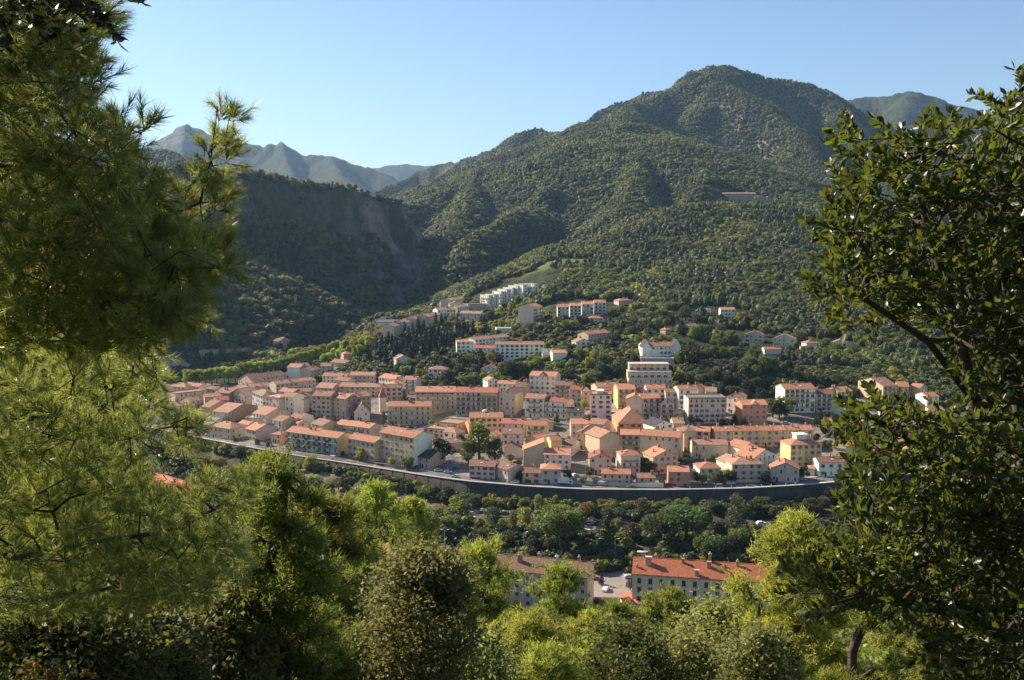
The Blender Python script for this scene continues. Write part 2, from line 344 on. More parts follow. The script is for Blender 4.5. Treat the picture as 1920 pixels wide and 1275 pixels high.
_cw = [(450, 322, 1075), (500, 330, 1105), (560, 343, 1145), (600, 350, 1175), (650, 355, 1205), (690, 366, 1230), (720, 377, 1250), (742, 388, 1262), (776, 438, 1215), (803, 530, 1165)]
def cliff_rock(x, y, z):
    """how bare the western cliff is at a point, 0..1"""
    u = x / y; px = 960 + u * FPX; zc = np.interp(px, [c[0] for c in _cw], [(100 + ray(c[0], c[1])[1] * c[2]) * K for c in _cw])
    top = np.clip((zc - z - 14) / 8, 0, 1) * np.clip((82 - (zc - z)) / 25, 0, 1) * np.clip((px - 600) / 90, 0, 1); edge = np.clip((px - 700) / 50, 0, 1) * np.clip((zc - z - 10) / 8, 0, 1)
    st = fbm(u * 150 + z * .004, z / 55, 201, 4) * 1.7 + .45; return np.clip(np.maximum(top, edge * .9) * np.clip(st + edge * .35, 0, 1), 0, 1) * (px < 830) * (y > 1150) * (y < 1620)

def build_ground():
    us = np.concatenate([np.linspace(-1.25, -0.56, 60)[:-1], np.linspace(-0.56, 0.56, 620), np.linspace(0.56, 1.25, 60)[1:]])
    n1 = np.concatenate([np.linspace(-60, 0, 5), np.linspace(3, 60, 20), np.linspace(68, 300, 40)])
    off = np.array([-66, -60, -56, -52, -46, -40, -34, -28, -22, -16, -10, -5, -1.2, 0.55, 4, 9, 14, 18.])
    n2 = np.geomspace(1.0, 1.0, 1)
    rows = []
    yr = yroad(us)
    for v in n1: rows.append(np.where(v < yr - 70, v, yr - 70) + 0 * us)
    for t in (0.4, 0.75): rows.append(300 + (yr - 66 - 300) * t)
    for o in off: rows.append(yr + o)
    st = yr + 18
    tt = np.linspace(0, 1, 620)[1:]
    for t in tt: rows.append(st * (11500 / st) ** t)
    YY = np.array(rows); UU = np.broadcast_to(us, YY.shape)
    XX = UU * YY
    near = YY < 30
    XX = np.where(YY < 30, UU * 30 + 0 * YY, XX)          # keeps the sheet wide round the camera
    ZZ = np.empty_like(XX)
    for i in range(0, XX.shape[0], 60): ZZ[i:i + 60] = height(XX[i:i + 60], YY[i:i + 60])
    # step at the river wall: row just before it is bed, row after is road level
    io = len(n1) + 2 + 12
    nr, nc = XX.shape
    V = np.stack([XX, YY, ZZ], -1).reshape(-1, 3)
    a = (np.arange(nr - 1)[:, None] * nc + np.arange(nc - 1)[None, :]).ravel()
    F = np.stack([a, a + 1, a + nc + 1, a + nc], 1)
    me = np_mesh("ground", V, F, smooth=True)
    # surface cover colours
    gy = np.gradient(ZZ, axis=0) / np.maximum(np.abs(np.gradient(YY, axis=0)), .5); gx = np.gradient(ZZ, axis=1) / np.maximum(np.abs(np.gradient(XX, axis=1)), .5)
    sl = np.hypot(gx, gy)
    C = np.zeros((nr, nc, 4), np.float32); C[..., 3] = 1
    wood = np.array([.030, .042, .014]); scrub = np.array([.062, .070, .028]); dry = np.array([.13, .12, .055]); rock = np.array([.21, .16, .13]); grassc = np.array([.10, .125, .03]); urban = np.array([.24, .205, .17]); gravel = np.array([.19, .165, .095])
    nz = (fbm(XX / 90, YY / 90, 61, 5) * .5 + .5)[..., None]
    c = wood * (1 - np.clip(nz * 1.6 - .4, 0, 1)) + scrub * np.clip(nz * 1.6 - .4, 0, 1)
    fine = (fbm(XX / 25, YY / 25, 71, 4))[..., None]
    c = c + (dry - c) * np.clip(fine * 1.5 - .5, 0, .6)
    west = ((YY < 1650) & (XX < -30)); gorge = np.clip((XX / YY + 0.165) / 0.05, 0, 1) * 0.9 + 0.1
    r = (np.clip((sl - 0.95) / 0.5, 0, 1) * np.where(west, gorge, 1))[..., None] * (YY < 4500)[..., None]
    c = c + (rock * (1 + fine * .6) - c) * r * np.clip(fine * 2.2 + .65, 0, 1)
    cr_ = (cliff_rock(XX, np.maximum(YY, 1), ZZ))[..., None]; c = c + (np.array([.17, .12, .10]) * (1 + 1.2 * fine) - c) * cr_
    # craggy tops of the far west range
    farw = ((YY > 5600) & (XX < -1300) & (ZZ > 700))[..., None]
    c = np.where(farw, c + (np.array([.13, .12, .11]) - c) * np.clip(fine * 2 + .6, 0, 1), c)
    # town floor
    tback = np.interp(us, [(q - 960) / FPX for q in (-900, 300, 600, 750, 900, 1050, 1200, 1400, 1600, 2000)], [840, 800, 760, 715, 660, 640, 610, 610, 610, 600])[None, :]
    town = ((YY > yr[None, :]) & (YY < tback))[..., None]
    c = np.where(town, urban * (1 + .35 * fine), c)
    near_t = ((YY > 255) & (YY < yr[None, :] - 60))[..., None]
    c = np.where(near_t, grassc * .8 + (dry - grassc * .8) * np.clip(fine * 2 + .5, 0, 1), c)
    bed = ((YY >= yr[None, :] - 62) & (YY < yr[None, :] + .3))[..., None]
    c = np.where(bed, gravel * (1 + .3 * fine) * (1 - .55 * np.clip(nz * 3 - 1.2, 0, 1)), c)
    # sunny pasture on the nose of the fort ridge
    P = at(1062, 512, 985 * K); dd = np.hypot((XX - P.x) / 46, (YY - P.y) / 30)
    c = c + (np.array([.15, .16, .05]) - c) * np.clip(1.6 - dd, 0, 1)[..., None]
    C[..., :3] = np.clip(c, .005, .6)
    at_ = me.color_attributes.new("cover", 'FLOAT_COLOR', 'POINT'); at_.data.foreach_set('color', C.reshape(-1))
    m, n, l, out = nodes("ground_cover")
    p = n.new("ShaderNodeBsdfPrincipled"); p.inputs['Roughness'].default_value = 0.95; p.inputs['Specular IOR Level'].default_value = 0.1
    va = n.new("ShaderNodeVertexColor"); va.layer_name = "cover"
    tc = n.new("ShaderNodeTexCoord")
    n1_ = n.new("ShaderNodeTexNoise"); n1_.inputs['Scale'].default_value = 0.09; n1_.inputs['Detail'].default_value = 9; n1_.inputs['Roughness'].default_value = .72; l.new(tc.outputs['Object'], n1_.inputs['Vector'])
    mr = n.new("ShaderNodeMapRange"); mr.inputs[1].default_value = .3; mr.inputs[2].default_value = .7; mr.inputs[3].default_value = .45; mr.inputs[4].default_value = 1.6; l.new(n1_.outputs[0], mr.inputs[0])
    hs = n.new("ShaderNodeHueSaturation"); l.new(va.outputs[0], hs.inputs['Color']); l.new(mr.outputs[0], hs.inputs['Value']); l.new(hs.outputs[0], p.inputs['Base Color'])
    # tree-top relief for the far slopes
    v = n.new("ShaderNodeTexVoronoi"); v.inputs['Scale'].default_value = 0.07; l.new(tc.outputs['Object'], v.inputs['Vector'])
    ad = n.new("ShaderNodeMath"); ad.operation = 'SUBTRACT'; l.new(n1_.outputs[0], ad.inputs[0]); l.new(v.outputs['Distance'], ad.inputs[1])
    bp = n.new("ShaderNodeBump"); bp.inputs['Strength'].default_value = 0.9; bp.inputs['Distance'].default_value = 4.0; l.new(ad.outputs[0], bp.inputs['Height']); l.new(bp.outputs[0], p.inputs['Normal'])
    l.new(p.outputs[0], out.inputs[0]); me.materials.append(m)
    o = link("ground", me); tag(o, kind="structure")
    return us, YY, XX, ZZ
US, GY, GX, GZ = build_ground()
# horizon line seen from the eye along each column, used only to leave out woods that nothing could show
_sl = (GZ - CZ) / np.maximum(GY, 1); _hz = np.maximum.accumulate(np.where(GY > 40, _sl, -9), axis=0)
# ------------------------------------------------------------------ foliage tools
def unit(n, r=rng):
    v = r.normal(size=(n, 3)); return v / np.linalg.norm(v, axis=1)[:, None]

def leaf_quads(C, size, r=rng, up=0.0, aspect=1.0):
    """rhombic leaf clumps centred on C"""
    n = len(C); N = unit(n, r); N[:, 2] = np.abs(N[:, 2]) + up; N /= np.linalg.norm(N, axis=1)[:, None]
    T = np.cross(N, unit(n, r)); T /= np.linalg.norm(T, axis=1)[:, None] + 1e-9; B = np.cross(N, T)
    s = np.asarray(size).reshape(-1, 1) * r.uniform(.6, 1.35, (n, 1))
    V = np.empty((n, 4, 3)); V[:, 0] = C - T * s * aspect; V[:, 1] = C + B * s * .62; V[:, 2] = C + T * s * aspect; V[:, 3] = C - B * s * .62
    return V.reshape(-1, 3), np.arange(n * 4).reshape(n, 4)

def blades(C, D, L, w, r=rng):
    """thin triangles from C along D"""
    n = len(C); S_ = np.cross(D, unit(n, r)); S_ /= np.linalg.norm(S_, axis=1)[:, None] + 1e-9
    L = np.asarray(L).reshape(-1, 1); w = np.asarray(w).reshape(-1, 1)
    V = np.empty((n, 3, 3)); V[:, 0] = C - S_ * w; V[:, 1] = C + S_ * w; V[:, 2] = C + D * L
    return V.reshape(-1, 3), np.arange(n * 3).reshape(n, 3)

def lobes_cloud(n, lobes, r=rng, shell=.55):
    """points in a union of ellipsoids (cx,cy,cz,rx,ry,rz), denser toward their skins"""
    L = np.array(lobes, float); w = (L[:, 3] * L[:, 4] * L[:, 5]) ** .75; w /= w.sum()
    k = r.choice(len(L), n, p=w); d = unit(n, r); rad = r.uniform(shell, 1, n) ** .6
    return L[k, :3] + d * L[k, 3:] * rad[:, None]

def shape_lobes(kind, r, h, w):
    """crown of height h, half width w, base at z=0"""
    out = []
    if kind == 'round':
        out.append((0, 0, h * .5, w * .72, w * .72, h * .42))
        for _ in range(11):
            a = r.uniform(0, 2 * math.pi); q = r.uniform(.35, .72); z = r.uniform(.22, .86); rr = w * r.uniform(.24, .42)
            sc = math.sin(min(1, z + .12) * math.pi * .86) ** .6 if z < .95 else .3
            out.append((math.cos(a) * w * q * sc, math.sin(a) * w * q * sc, h * z, rr, rr, rr * .85))
    elif kind == 'poplar':
        for i in range(9):
            z = .08 + i / 9 * .86; ww = w * (math.sin((z * .8 + .2) * math.pi) ** .7 * .8 + .15)
            a = r.uniform(0, 6.28); out.append((math.cos(a) * w * .2, math.sin(a) * w * .2, h * z, ww * .8, ww * .8, h * .11))
    elif kind == 'cypress':
        for i in range(9):
            z = .05 + i / 9 * .9; ww = w * (1 - z) ** .55 * (.55 + .45 * min(1, z * 4))
            out.append((r.uniform(-.1, .1) * w, r.uniform(-.1, .1) * w, h * z, ww, ww, h * .09))
    elif kind == 'umbrella':
        for _ in range(12):
            a = r.uniform(0, 6.28); q = math.sqrt(r.uniform(0, 1)) * .75; rr = w * r.uniform(.26, .4)
            out.append((math.cos(a) * w * q, math.sin(a) * w * q, h * (.62 - .3 * q * q), rr, rr, h * .3))
        out.append((0, 0, h * .5, w * .7, w * .7, h * .35))
    elif kind == 'cone':
        for i in range(8):
            z = .06 + i / 8 * .9; ww = w * (1 - z) ** .8
            for _ in range(3):
                a = r.uniform(0, 6.28); out.append((math.cos(a) * ww * .45, math.sin(a) * ww * .45, h * z, ww * .62 + .1, ww * .62 + .1, h * .09))
    return out

M_bark = paint("bark", (.085, .065, .05), .95, .3, 3, .1, bump=.5)
M_leaf = {
    'oak': leafmat("oak_leaves", (.078, .085, .032), (.18, .19, .04), .32, .5, .35),
    'green': leafmat("green_leaves", (.105, .13, .030), (.32, .37, .05), .42),
    'yellow': leafmat("yellowing_leaves", (.19, .19, .032), (.46, .42, .05), .42),
    'gold': leafmat("golden_leaves", (.30, .20, .03), (.5, .33, .03), .4, hue=.01),
    'dark': leafmat("dark_leaves", (.042, .058, .020), (.10, .13, .025), .28),
    'cypress': leafmat("cypress_leaves", (.018, .033, .018), (.03, .05, .02), .12, vary=.2),
    'pine': leafmat("pine_needles", (.068, .092, .030), (.17, .20, .04), .32),
    'olive': leafmat("silvery_leaves", (.10, .12, .06), (.15, .19, .06), .3),
    'brown': leafmat("browning_leaves", (.11, .075, .03), (.2, .13, .04), .3),
    'plane': leafmat("plane_leaves", (.17, .215, .035), (.42, .48, .05), .42, hue=.012),
}

def crown_mesh(name, kind, h, w, n, size, seed, up=.3):
    r = np.random.default_rng(seed); rr = random.Random(seed)
    P = lobes_cloud(n, shape_lobes(kind, rr, h, w), r)
    V, F = leaf_quads(P, size, r, up)
    return np_mesh(name, V, F)

def trunk_mesh(h, rad, spread, seed, n=7):
    rr = random.Random(seed); b = MB(); top = Vector((rr.uniform(-.3, .3), rr.uniform(-.3, .3), h))
    b.tube([(0, 0, -1.0), (0, 0, h * .35), top * .7 + Vector((0, 0, 0)), top], [rad * 1.2, rad, rad * .7, rad * .3], 7)
    for k in range(n):
        a = k * 6.28 / n + rr.uniform(-.4, .4); z0 = h * rr.uniform(.4, .85); L = spread * rr.uniform(.5, .9)
        p0 = Vector((0, 0, z0)); p2 = Vector((math.cos(a) * L, math.sin(a) * L, z0 + L * rr.uniform(.4, 1)))
        b.tube([p0, (p0 + p2) / 2 + Vector((0, 0, -.1 * L)), p2], [rad * .45, rad * .3, rad * .12], 5, cap=False)
    return b.mesh("trunk", [M_bark], True)

# ------------------------------------------------------------------ far woods: one mass, nobody could count it
def clump_proto(name, kind, n, size, mat, seed, h=1.0, w=.55):
    r = np.random.default_rng(seed); rr = random.Random(seed)
    P = lobes_cloud(n, shape_lobes(kind, rr, h, w), r, .75)
    V, F = leaf_quads(P, size, r, .35)
    # opaque heart
    a = np.linspace(0, 2 * np.pi, 8)[:-1]; ring = []
    for z, q in ((.1, .25), (.35, .42), (.65, .40), (.88, .15)):
        ring += [(math.cos(t) * w * q / .55 * .9, math.sin(t) * w * q / .55 * .9, z * h) for t in a]
    k = len(V); V = np.vstack([V, np.array(ring)]); F2 = []
    for i in range(3):
        for j in range(7): F2.append((k + i * 7 + j, k + i * 7 + (j + 1) % 7, k + (i + 1) * 7 + (j + 1) % 7, k + (i + 1) * 7 + j))
    if kind != 'umbrella': F = np.vstack([F, np.array(F2)])
    me = np_mesh(name, V, F); me.materials.append(mat); return bpy.data.objects.new(name, me)

def forest_points():
    pts = []
    def visible(x, y, z, top):
        u = x / y; j = np.clip(np.searchsorted(US, u), 1, len(US) - 1); out = np.zeros(len(x), bool)
        for i in range(len(x)):
            yy = GY[:, j[i]]; k = np.searchsorted(yy, y[i] - 12)
            out[i] = (z[i] + top - CZ) / y[i] > _hz[min(max(k - 1, 0), len(yy) - 1), j[i]] - .003
        return out
    bands = [(600, 900, 6.0), (900, 1250, 6.6), (1250, 1750, 6.6), (1750, 2500, 7.2), (2500, 3700, 8.2)]
    for y0, y1, sp in bands:
        y = np.arange(y0, y1, sp * .95)
        for yy in y:
            xs = np.arange(-.60 * yy, .60 * yy, sp); xs = xs + rng.uniform(-.45, .45, len(xs)) * sp; ys = yy + rng.uniform(-.45, .45, len(xs)) * sp
            pts.append(np.stack([xs, ys, np.full(len(xs), sp)], 1))
    P = np.vstack(pts); x, y, sp = P.T
    z = height(x, y)
    e = 2.0; sl = np.hypot((height(x + e, y) - z) / e, (height(x, y + e) - z) / e)
    dens = fbm(x / 60, y / 60, 81, 4)
    keep = rng.random(len(x)) < np.clip(1.1 - (sl - 1.0) * .9 * (y < 1800), .25, 1) * np.clip(1.15 + dens * .5, .5, 1)
    gg = (y < 1600) & (x / y < -.065) & (x / y > -.20) & (y > 1150); keep &= ~(gg & (sl > .9) & (rng.random(len(x)) < .8))
    keep &= ~(rng.random(len(x)) < cliff_rock(x, y, z) * .85)
    # town, gardens, pasture stay open
    u = x / y
    tb = np.interp(u, [(q - 960) / FPX for q in (-900, 300, 480, 600, 700, 750, 850, 950, 1050, 1200, 1400, 1600, 2000)], [930, 900, 900, 900, 1010, 1070, 1080, 1060, 860, 800, 700, 690, 680])
    keep &= y > tb
    Pm = at(1062, 512, 985 * K); keep &= np.hypot((x - Pm.x) / 40, (y - Pm.y) / 25) > 1
    for px, py, rx in CLEARINGS:
        Y = march(px, py, 0); c = at(px, py, Y); keep &= np.hypot((x - c.x) / rx, (y - c.y) / (rx * 1.5)) > 1
    x, y, z, sp, sl = x[keep], y[keep], z[keep], sp[keep], sl[keep]
    v = visible(x, y, z, 9); x, y, z, sp = x[v], y[v], z[v], sp[v]
    return x, y, z, sp

CLEARINGS = [(1390, 385, 60), (965, 545, 55), (1095, 585, 45), (1003, 592, 26), (1363, 590, 22), (1325, 583, 18), (1412, 634, 24), (1470, 640, 26), (1445, 655, 22), (1525, 650, 22), (1575, 652, 20), (1170, 568, 18), (1115, 600, 22), (1300, 615, 22), (1245, 618, 12), (1275, 590, 14), (1240, 660, 50), (1380, 672, 35)]

def geo_scatter(name, x, y, z, sc, proto_objs, idx):
    me = bpy.data.meshes.new(name); me.vertices.add(len(x))
    me.vertices.foreach_set('co', np.stack([x, y, z], 1).astype(np.float32).ravel())
    A = me.attributes.new("size", 'FLOAT_VECTOR', 'POINT'); A.data.foreach_set('vector', sc.astype(np.float32).ravel())
    A = me.attributes.new("turn", 'FLOAT', 'POINT'); A.data.foreach_set('value', rng.uniform(0, 6.28, len(x)).astype(np.float32))
    A = me.attributes.new("pick", 'INT', 'POINT'); A.data.foreach_set('value', idx.astype(np.int32))
    o = link(name, me)
    c = bpy.data.collections.new(name + "_kinds")
    for p in proto_objs: c.objects.link(p)
    ng = bpy.data.node_groups.new(name, 'GeometryNodeTree'); ng.is_modifier = True
    ng.interface.new_socket("Geometry", in_out='INPUT', socket_type='NodeSocketGeometry'); ng.interface.new_socket("Geometry", in_out='OUTPUT', socket_type='NodeSocketGeometry')
    n = ng.nodes; l = ng.links; gi = n.new("NodeGroupInput"); go = n.new("NodeGroupOutput")
    ci = n.new("GeometryNodeCollectionInfo"); ci.inputs['Collection'].default_value = c; ci.inputs['Separate Children'].default_value = True; ci.inputs['Reset Children'].default_value = True
    ip = n.new("GeometryNodeInstanceOnPoints"); ip.inputs['Pick Instance'].default_value = True
    def attr(nm, ty):
        a = n.new("GeometryNodeInputNamedAttribute"); a.data_type = ty; a.inputs['Name'].default_value = nm; return a.outputs['Attribute']
    l.new(gi.outputs[0], ip.inputs['Points']); l.new(ci.outputs[0], ip.inputs['Instance']); l.new(attr("pick", 'INT'), ip.inputs['Instance Index'])
    cx = n.new("ShaderNodeCombineXYZ"); l.new(attr("turn", 'FLOAT'), cx.inputs[2]); l.new(cx.outputs[0], ip.inputs['Rotation']); l.new(attr("size", 'FLOAT_VECTOR'), ip.inputs['Scale'])
    l.new(ip.outputs[0], go.inputs[0])
    md = o.modifiers.new("scatter", 'NODES'); md.node_group = ng
    return o

def build_forest():
    x, y, z, sp = forest_points(); n = len(x)
    # kinds sorted by name inside the collection: a_.. b_.. keep the order
    far = {'oak': 'oak', 'green': 'green'}
    protos = [clump_proto("wood_a", 'round', 230, .085, M_leaf['oak'], 1), clump_proto("wood_b", 'round', 230, .085, M_leaf['green'], 2), clump_proto("wood_c", 'round', 230, .085, M_leaf['oak'], 3),
              clump_proto("wood_d", 'poplar', 230, .085, M_leaf['pine'], 4, 1.0, .42), clump_proto("wood_e", 'round', 230, .085, M_leaf['yellow'], 5), clump_proto("wood_f", 'round', 230, .08, M_leaf['dark'], 6), clump_proto("wood_g", 'round', 200, .085, M_leaf['olive'], 8)]
    f = fbm(x / 110, y / 110, 91, 4); r = rng.random(n)
    idx = np.where(r < .40, 0, np.where(r < .62, 1, np.where(r < .84, 2, np.where(r < .90, 5, np.where(r < .925, 6, 1)))))
    idx = np.where((f > .12) & (rng.random(n) < .5), 1, idx)
    idx = np.where((rng.random(n) < .05) & (y < 1500), 4, idx)
    # pine stands on the slope over the town
    u = x / y; px = u * FPX + 960
    f2 = fbm(x / 50, y / 50, 95, 3)
    idx = np.where((y < 1500) & (px > 1020) & (f2 > .0) & (rng.random(n) < .42), 3, idx)
    idx = np.where((y < 1150) & (px > 1000) & (f2 < -.22) & (rng.random(n) < .6), 1, idx)
    w = sp * np.clip(rng.lognormal(.33, .34, n), .7, 2.9) * np.where(y > 1700, .9, 1); hgt = sp * rng.uniform(.75, 1.6, n) * np.where(idx == 3, 1.35, 1) ; w = np.where(idx == 3, w * .95, w)
    sc = np.stack([w, w, hgt], 1)
    o = geo_scatter("forest", x, y, z - .6, sc, protos, idx); tag(o, kind="stuff")
    print("forest", n)
build_forest()
# ------------------------------------------------------------------ the town
WC = {'cream': (.55, .44, .31), 'white': (.76, .69, .59), 'pink': (.60, .47, .38), 'tan': (.46, .36, .26), 'beige': (.50, .41, .31), 'yellow': (.66, .50, .25), 'grey': (.42, .40, .36),
      'peach': (.62, .46, .33), 'salmon': (.52, .25, .17), 'mauve': (.47, .40, .36), 'brown': (.34, .255, .19), 'mint': (.42, .52, .38), 'blush': (.68, .59, .50), 'orange': (.62, .30, .14)}
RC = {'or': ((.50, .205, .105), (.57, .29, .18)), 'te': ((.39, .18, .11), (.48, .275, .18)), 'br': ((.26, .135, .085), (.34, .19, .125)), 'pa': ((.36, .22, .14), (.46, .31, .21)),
      'sl': ((.055, .050, .048), (.09, .08, .075)), 'gr': ((.24, .22, .20), (.32, .30, .27)), 'wh': ((.55, .52, .47), (.62, .59, .54)), 'bl': ((.05, .07, .13), (.16, .18, .24)), 'rd': ((.42, .135, .08), (.47, .18, .11))}  # bl: blue stands for a shaded car park, paler mottle for glinting cars
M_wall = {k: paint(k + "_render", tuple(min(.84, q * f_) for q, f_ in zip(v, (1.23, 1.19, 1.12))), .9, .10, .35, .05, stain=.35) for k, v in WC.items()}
M_roof = {k: roofmat({'or': 'orange', 'te': 'terracotta', 'br': 'brown', 'pa': 'pale', 'sl': 'slate', 'gr': 'grey', 'wh': 'white', 'bl': 'blue', 'rd': 'red'}[k] + "_roof", *v) for k, v in RC.items()}
M_glass = gloss("window_glass", (.025, .03, .035), .12); M_frame = paint("window_frame", (.55, .52, .47), .7)
M_dark = paint("dark_opening", (.03, .027, .025), .9)
SH = {'br': (.10, .045, .025), 'gn': (.05, .12, .09), 'rd': (.22, .03, .025), 'wh': (.60, .57, .52), 'bl': (.14, .20, .27), 'gy': (.30, .29, .27)}
M_sh = {k: paint({'br': 'brown', 'gn': 'green', 'rd': 'red', 'wh': 'white', 'bl': 'blue', 'gy': 'grey'}[k] + "_shutter", v, .6, .1) for k, v in SH.items()}
M_rail = paint("railing_paint", (.10, .12, .11), .5); M_slab = paint("balcony_slab", (.50, .45, .38), .85); M_rail_w = paint("pale_railing", (.55, .55, .52), .5)
M_brick = paint("chimney_render", (.42, .27, .19), .9, .2, 2)

WIN = {}
def win_mesh(style, w, h):
    """window facing -y: frame, dark pane, sill, shutters"""
    key = (style, round(w, 1), round(h, 1))
    if key in WIN: return WIN[key]
    b = MB(); t = .07
    b.box(-w / 2, -.03, 0, w / 2, .02, h, 1)
    for x0, x1, z0, z1 in ((-w / 2 - t, -w / 2, -t, h + t), (w / 2, w / 2 + t, -t, h + t), (-w / 2, w / 2, h, h + t), (-.03, .03, .0, h)): b.box(x0, -.07, z0, x1, .02, z1, 0)
    b.box(-w / 2 - .15, -.16, -t - .08, w / 2 + .15, .02, -t, 3)
    if style not in ('pl',):
        sw = w * .5
        for x0 in (-w / 2 - t - sw, w / 2 + t): b.box(x0, -.10, 0, x0 + sw, .02, h, 2)
    WIN[key] = b.mesh("window", [M_frame, M_glass, M_sh.get(style, M_frame), M_slab]); return WIN[key]

def shut_mesh(style, w, h):
    key = ('shut', style, round(w, 1), round(h, 1))
    if key in WIN: return WIN[key]
    b = MB(); b.box(-w / 2, -.05, 0, -.01, .02, h, 0); b.box(.01, -.05, 0, w / 2, .02, h, 0); b.box(-w / 2 - .15, -.16, -.15, w / 2 + .15, .02, -.07, 1)
    WIN[key] = b.mesh("window", [M_sh.get(style, M_sh['wh']), M_slab]); return WIN[key]

BAL = {}
def bal_mesh(w, pale):
    key = (round(w), pale)
    if key in BAL: return BAL[key]
    b = MB(); d = 1.1
    b.box(-w / 2, -d, -.12, w / 2, .02, .0, 0)
    for z in (.5, .95): b.box(-w / 2, -d, z, w / 2, -d + .05, z + .06, 1)
    n = max(3, int(w / .35))
    for i in range(n + 1):
        x = -w / 2 + .025 + (w - .05) * i / n; b.box(x - .025, -d + .003, 0, x + .025, -d + .04, .95, 1)
    for sx in (-1, 1): b.box(sx * w / 2 - .03, -d + .06, .03, sx * w / 2 + .03, 0, .98, 1)
    BAL[key] = b.mesh("balcony", [M_slab, M_rail_w if pale else M_rail]); return BAL[key]

CHIM = {}
def chim_mesh(k):
    if k in CHIM: return CHIM[k]
    b = MB(); w, d, h = ((.7, .5, 1.5), (1.3, .6, 1.6), (1.9, .7, 1.8))[k]
    b.box(-w / 2, -d / 2, -1.0, w / 2, d / 2, h, 0); b.box(-w / 2 - .08, -d / 2 - .08, h, w / 2 + .08, d / 2 + .08, h + .12, 0)
    for i in range(k + 1):
        x = (i - k / 2) * .6; b.tube([(x, 0, h + .12), (x, 0, h + .5)], .14, 6, 1)
    CHIM[k] = b.mesh("chimney", [M_brick, M_roof['te']]); return CHIM[k]

def child(name, me, parent, x, y, z, rz=0.0):
    o = bpy.data.objects.new(name, me); col.objects.link(o); o.parent = parent; o.location = (x, y, z); o.rotation_euler = (0, 0, rz); return o

HOUSES = []     # (x, y, short, base z, radius) for placing and naming the plants round them

def roof_geo(rt, W, D, H, rise, T=.22, ov=.45):
    b = MB(); g_ = MB()     # roof, gable-wall pieces
    dn = (0, 0, -T)
    if rt in 'G':
        for y0, y1 in ((-ov, D / 2), (D + ov, D / 2)):
            ze = H - rise * ov / (D / 2) + T; b.prism([(-ov * .6, y0, ze), (W + ov * .6, y0, ze), (W + ov * .6, y1, H + rise + T), (-ov * .6, y1, H + rise + T)], dn)
        for x in (0, W): g_.poly([(x, 0, H), (x, D, H), (x, D / 2, H + rise)])
        b.box(-ov * .6, D / 2 - .15, H + rise + T - .04, W + ov * .6, D / 2 + .15, H + rise + T + .07)
    elif rt == 'F':
        for x0, x1 in ((-ov, W / 2), (W + ov, W / 2)):
            ze = H - rise * ov / (W / 2) + T; b.prism([(x0, -ov, ze), (x1, -ov, H + rise + T), (x1, D + ov, H + rise + T), (x0, D + ov, ze)], dn)
        for y in (0, D): g_.poly([(0, y, H), (W, y, H), (W / 2, y, H + rise)])
        b.box(W / 2 - .15, -ov, H + rise + T - .04, W / 2 + .15, D + ov, H + rise + T + .07)
    elif rt in 'HT':
        o = ov; m = min(W, D) / 2 if rt == 'H' else 0
        if rt == 'T' or abs(W - D) < .6: r0 = r1 = (W / 2, D / 2)
        elif W > D: r0, r1 = (D / 2, D / 2), (W - D / 2, D / 2)
        else: r0, r1 = (W / 2, W / 2), (W / 2, D - W / 2)
        A, B, C_, E = (-o, -o, H), (W + o, -o, H), (W + o, D + o, H), (-o, D + o, H); zt = H + rise
        P, Q = (*r0, zt), (*r1, zt)
        if W >= D: fs = [[A, B, Q, P], [C_, E, P, Q], [E, A, P], [B, C_, Q]]
        else: fs = [[A, B, P], [B, C_, Q, P], [C_, E, Q], [E, A, P, Q]]
        for f in fs:
            f2 = [];
            for p in f:
                if p not in f2: f2.append(p)
            b.poly(f2)
        b.prism([A, B, C_, E], (0, 0, -.18))
    elif rt in 'SM':
        if rt == 'S':
            b.prism([(-ov, -ov, H + T), (W + ov, -ov, H + T), (W + ov, D + ov, H + rise + T), (-ov, D + ov, H + rise + T)], dn)
            for x in (0, W): g_.poly([(x, 0, H), (x, D, H), (x, D, H + rise)])
            g_.poly([(0, D, H), (W, D, H), (W, D, H + rise), (0, D, H + rise)])
        else:
            b.prism([(-ov, -ov * .3, H + T), (W, -ov * .3, H + rise + T), (W, D + ov, H + rise + T), (-ov, D + ov, H + T)], dn)
            for y in (0, D): g_.poly([(0, y, H), (W, y, H), (W, y, H + rise)])
            g_.poly([(W, 0, H), (W, D, H), (W, D, H + rise), (W, 0, H + rise)])
    else:
        b.box(-.12, -.12, H + .003, W + .12, D + .12, H + .22)
        for q in ((-.15, -.15, W + .15, .12), (-.15, D - .12, W + .15, D + .15), (-.153, .12, .12, D - .12), (W - .12, .12, W + .153, D - .12)): b.box(q[0], q[1], H + .223, q[2], q[3], H + .75)
    return b, g_

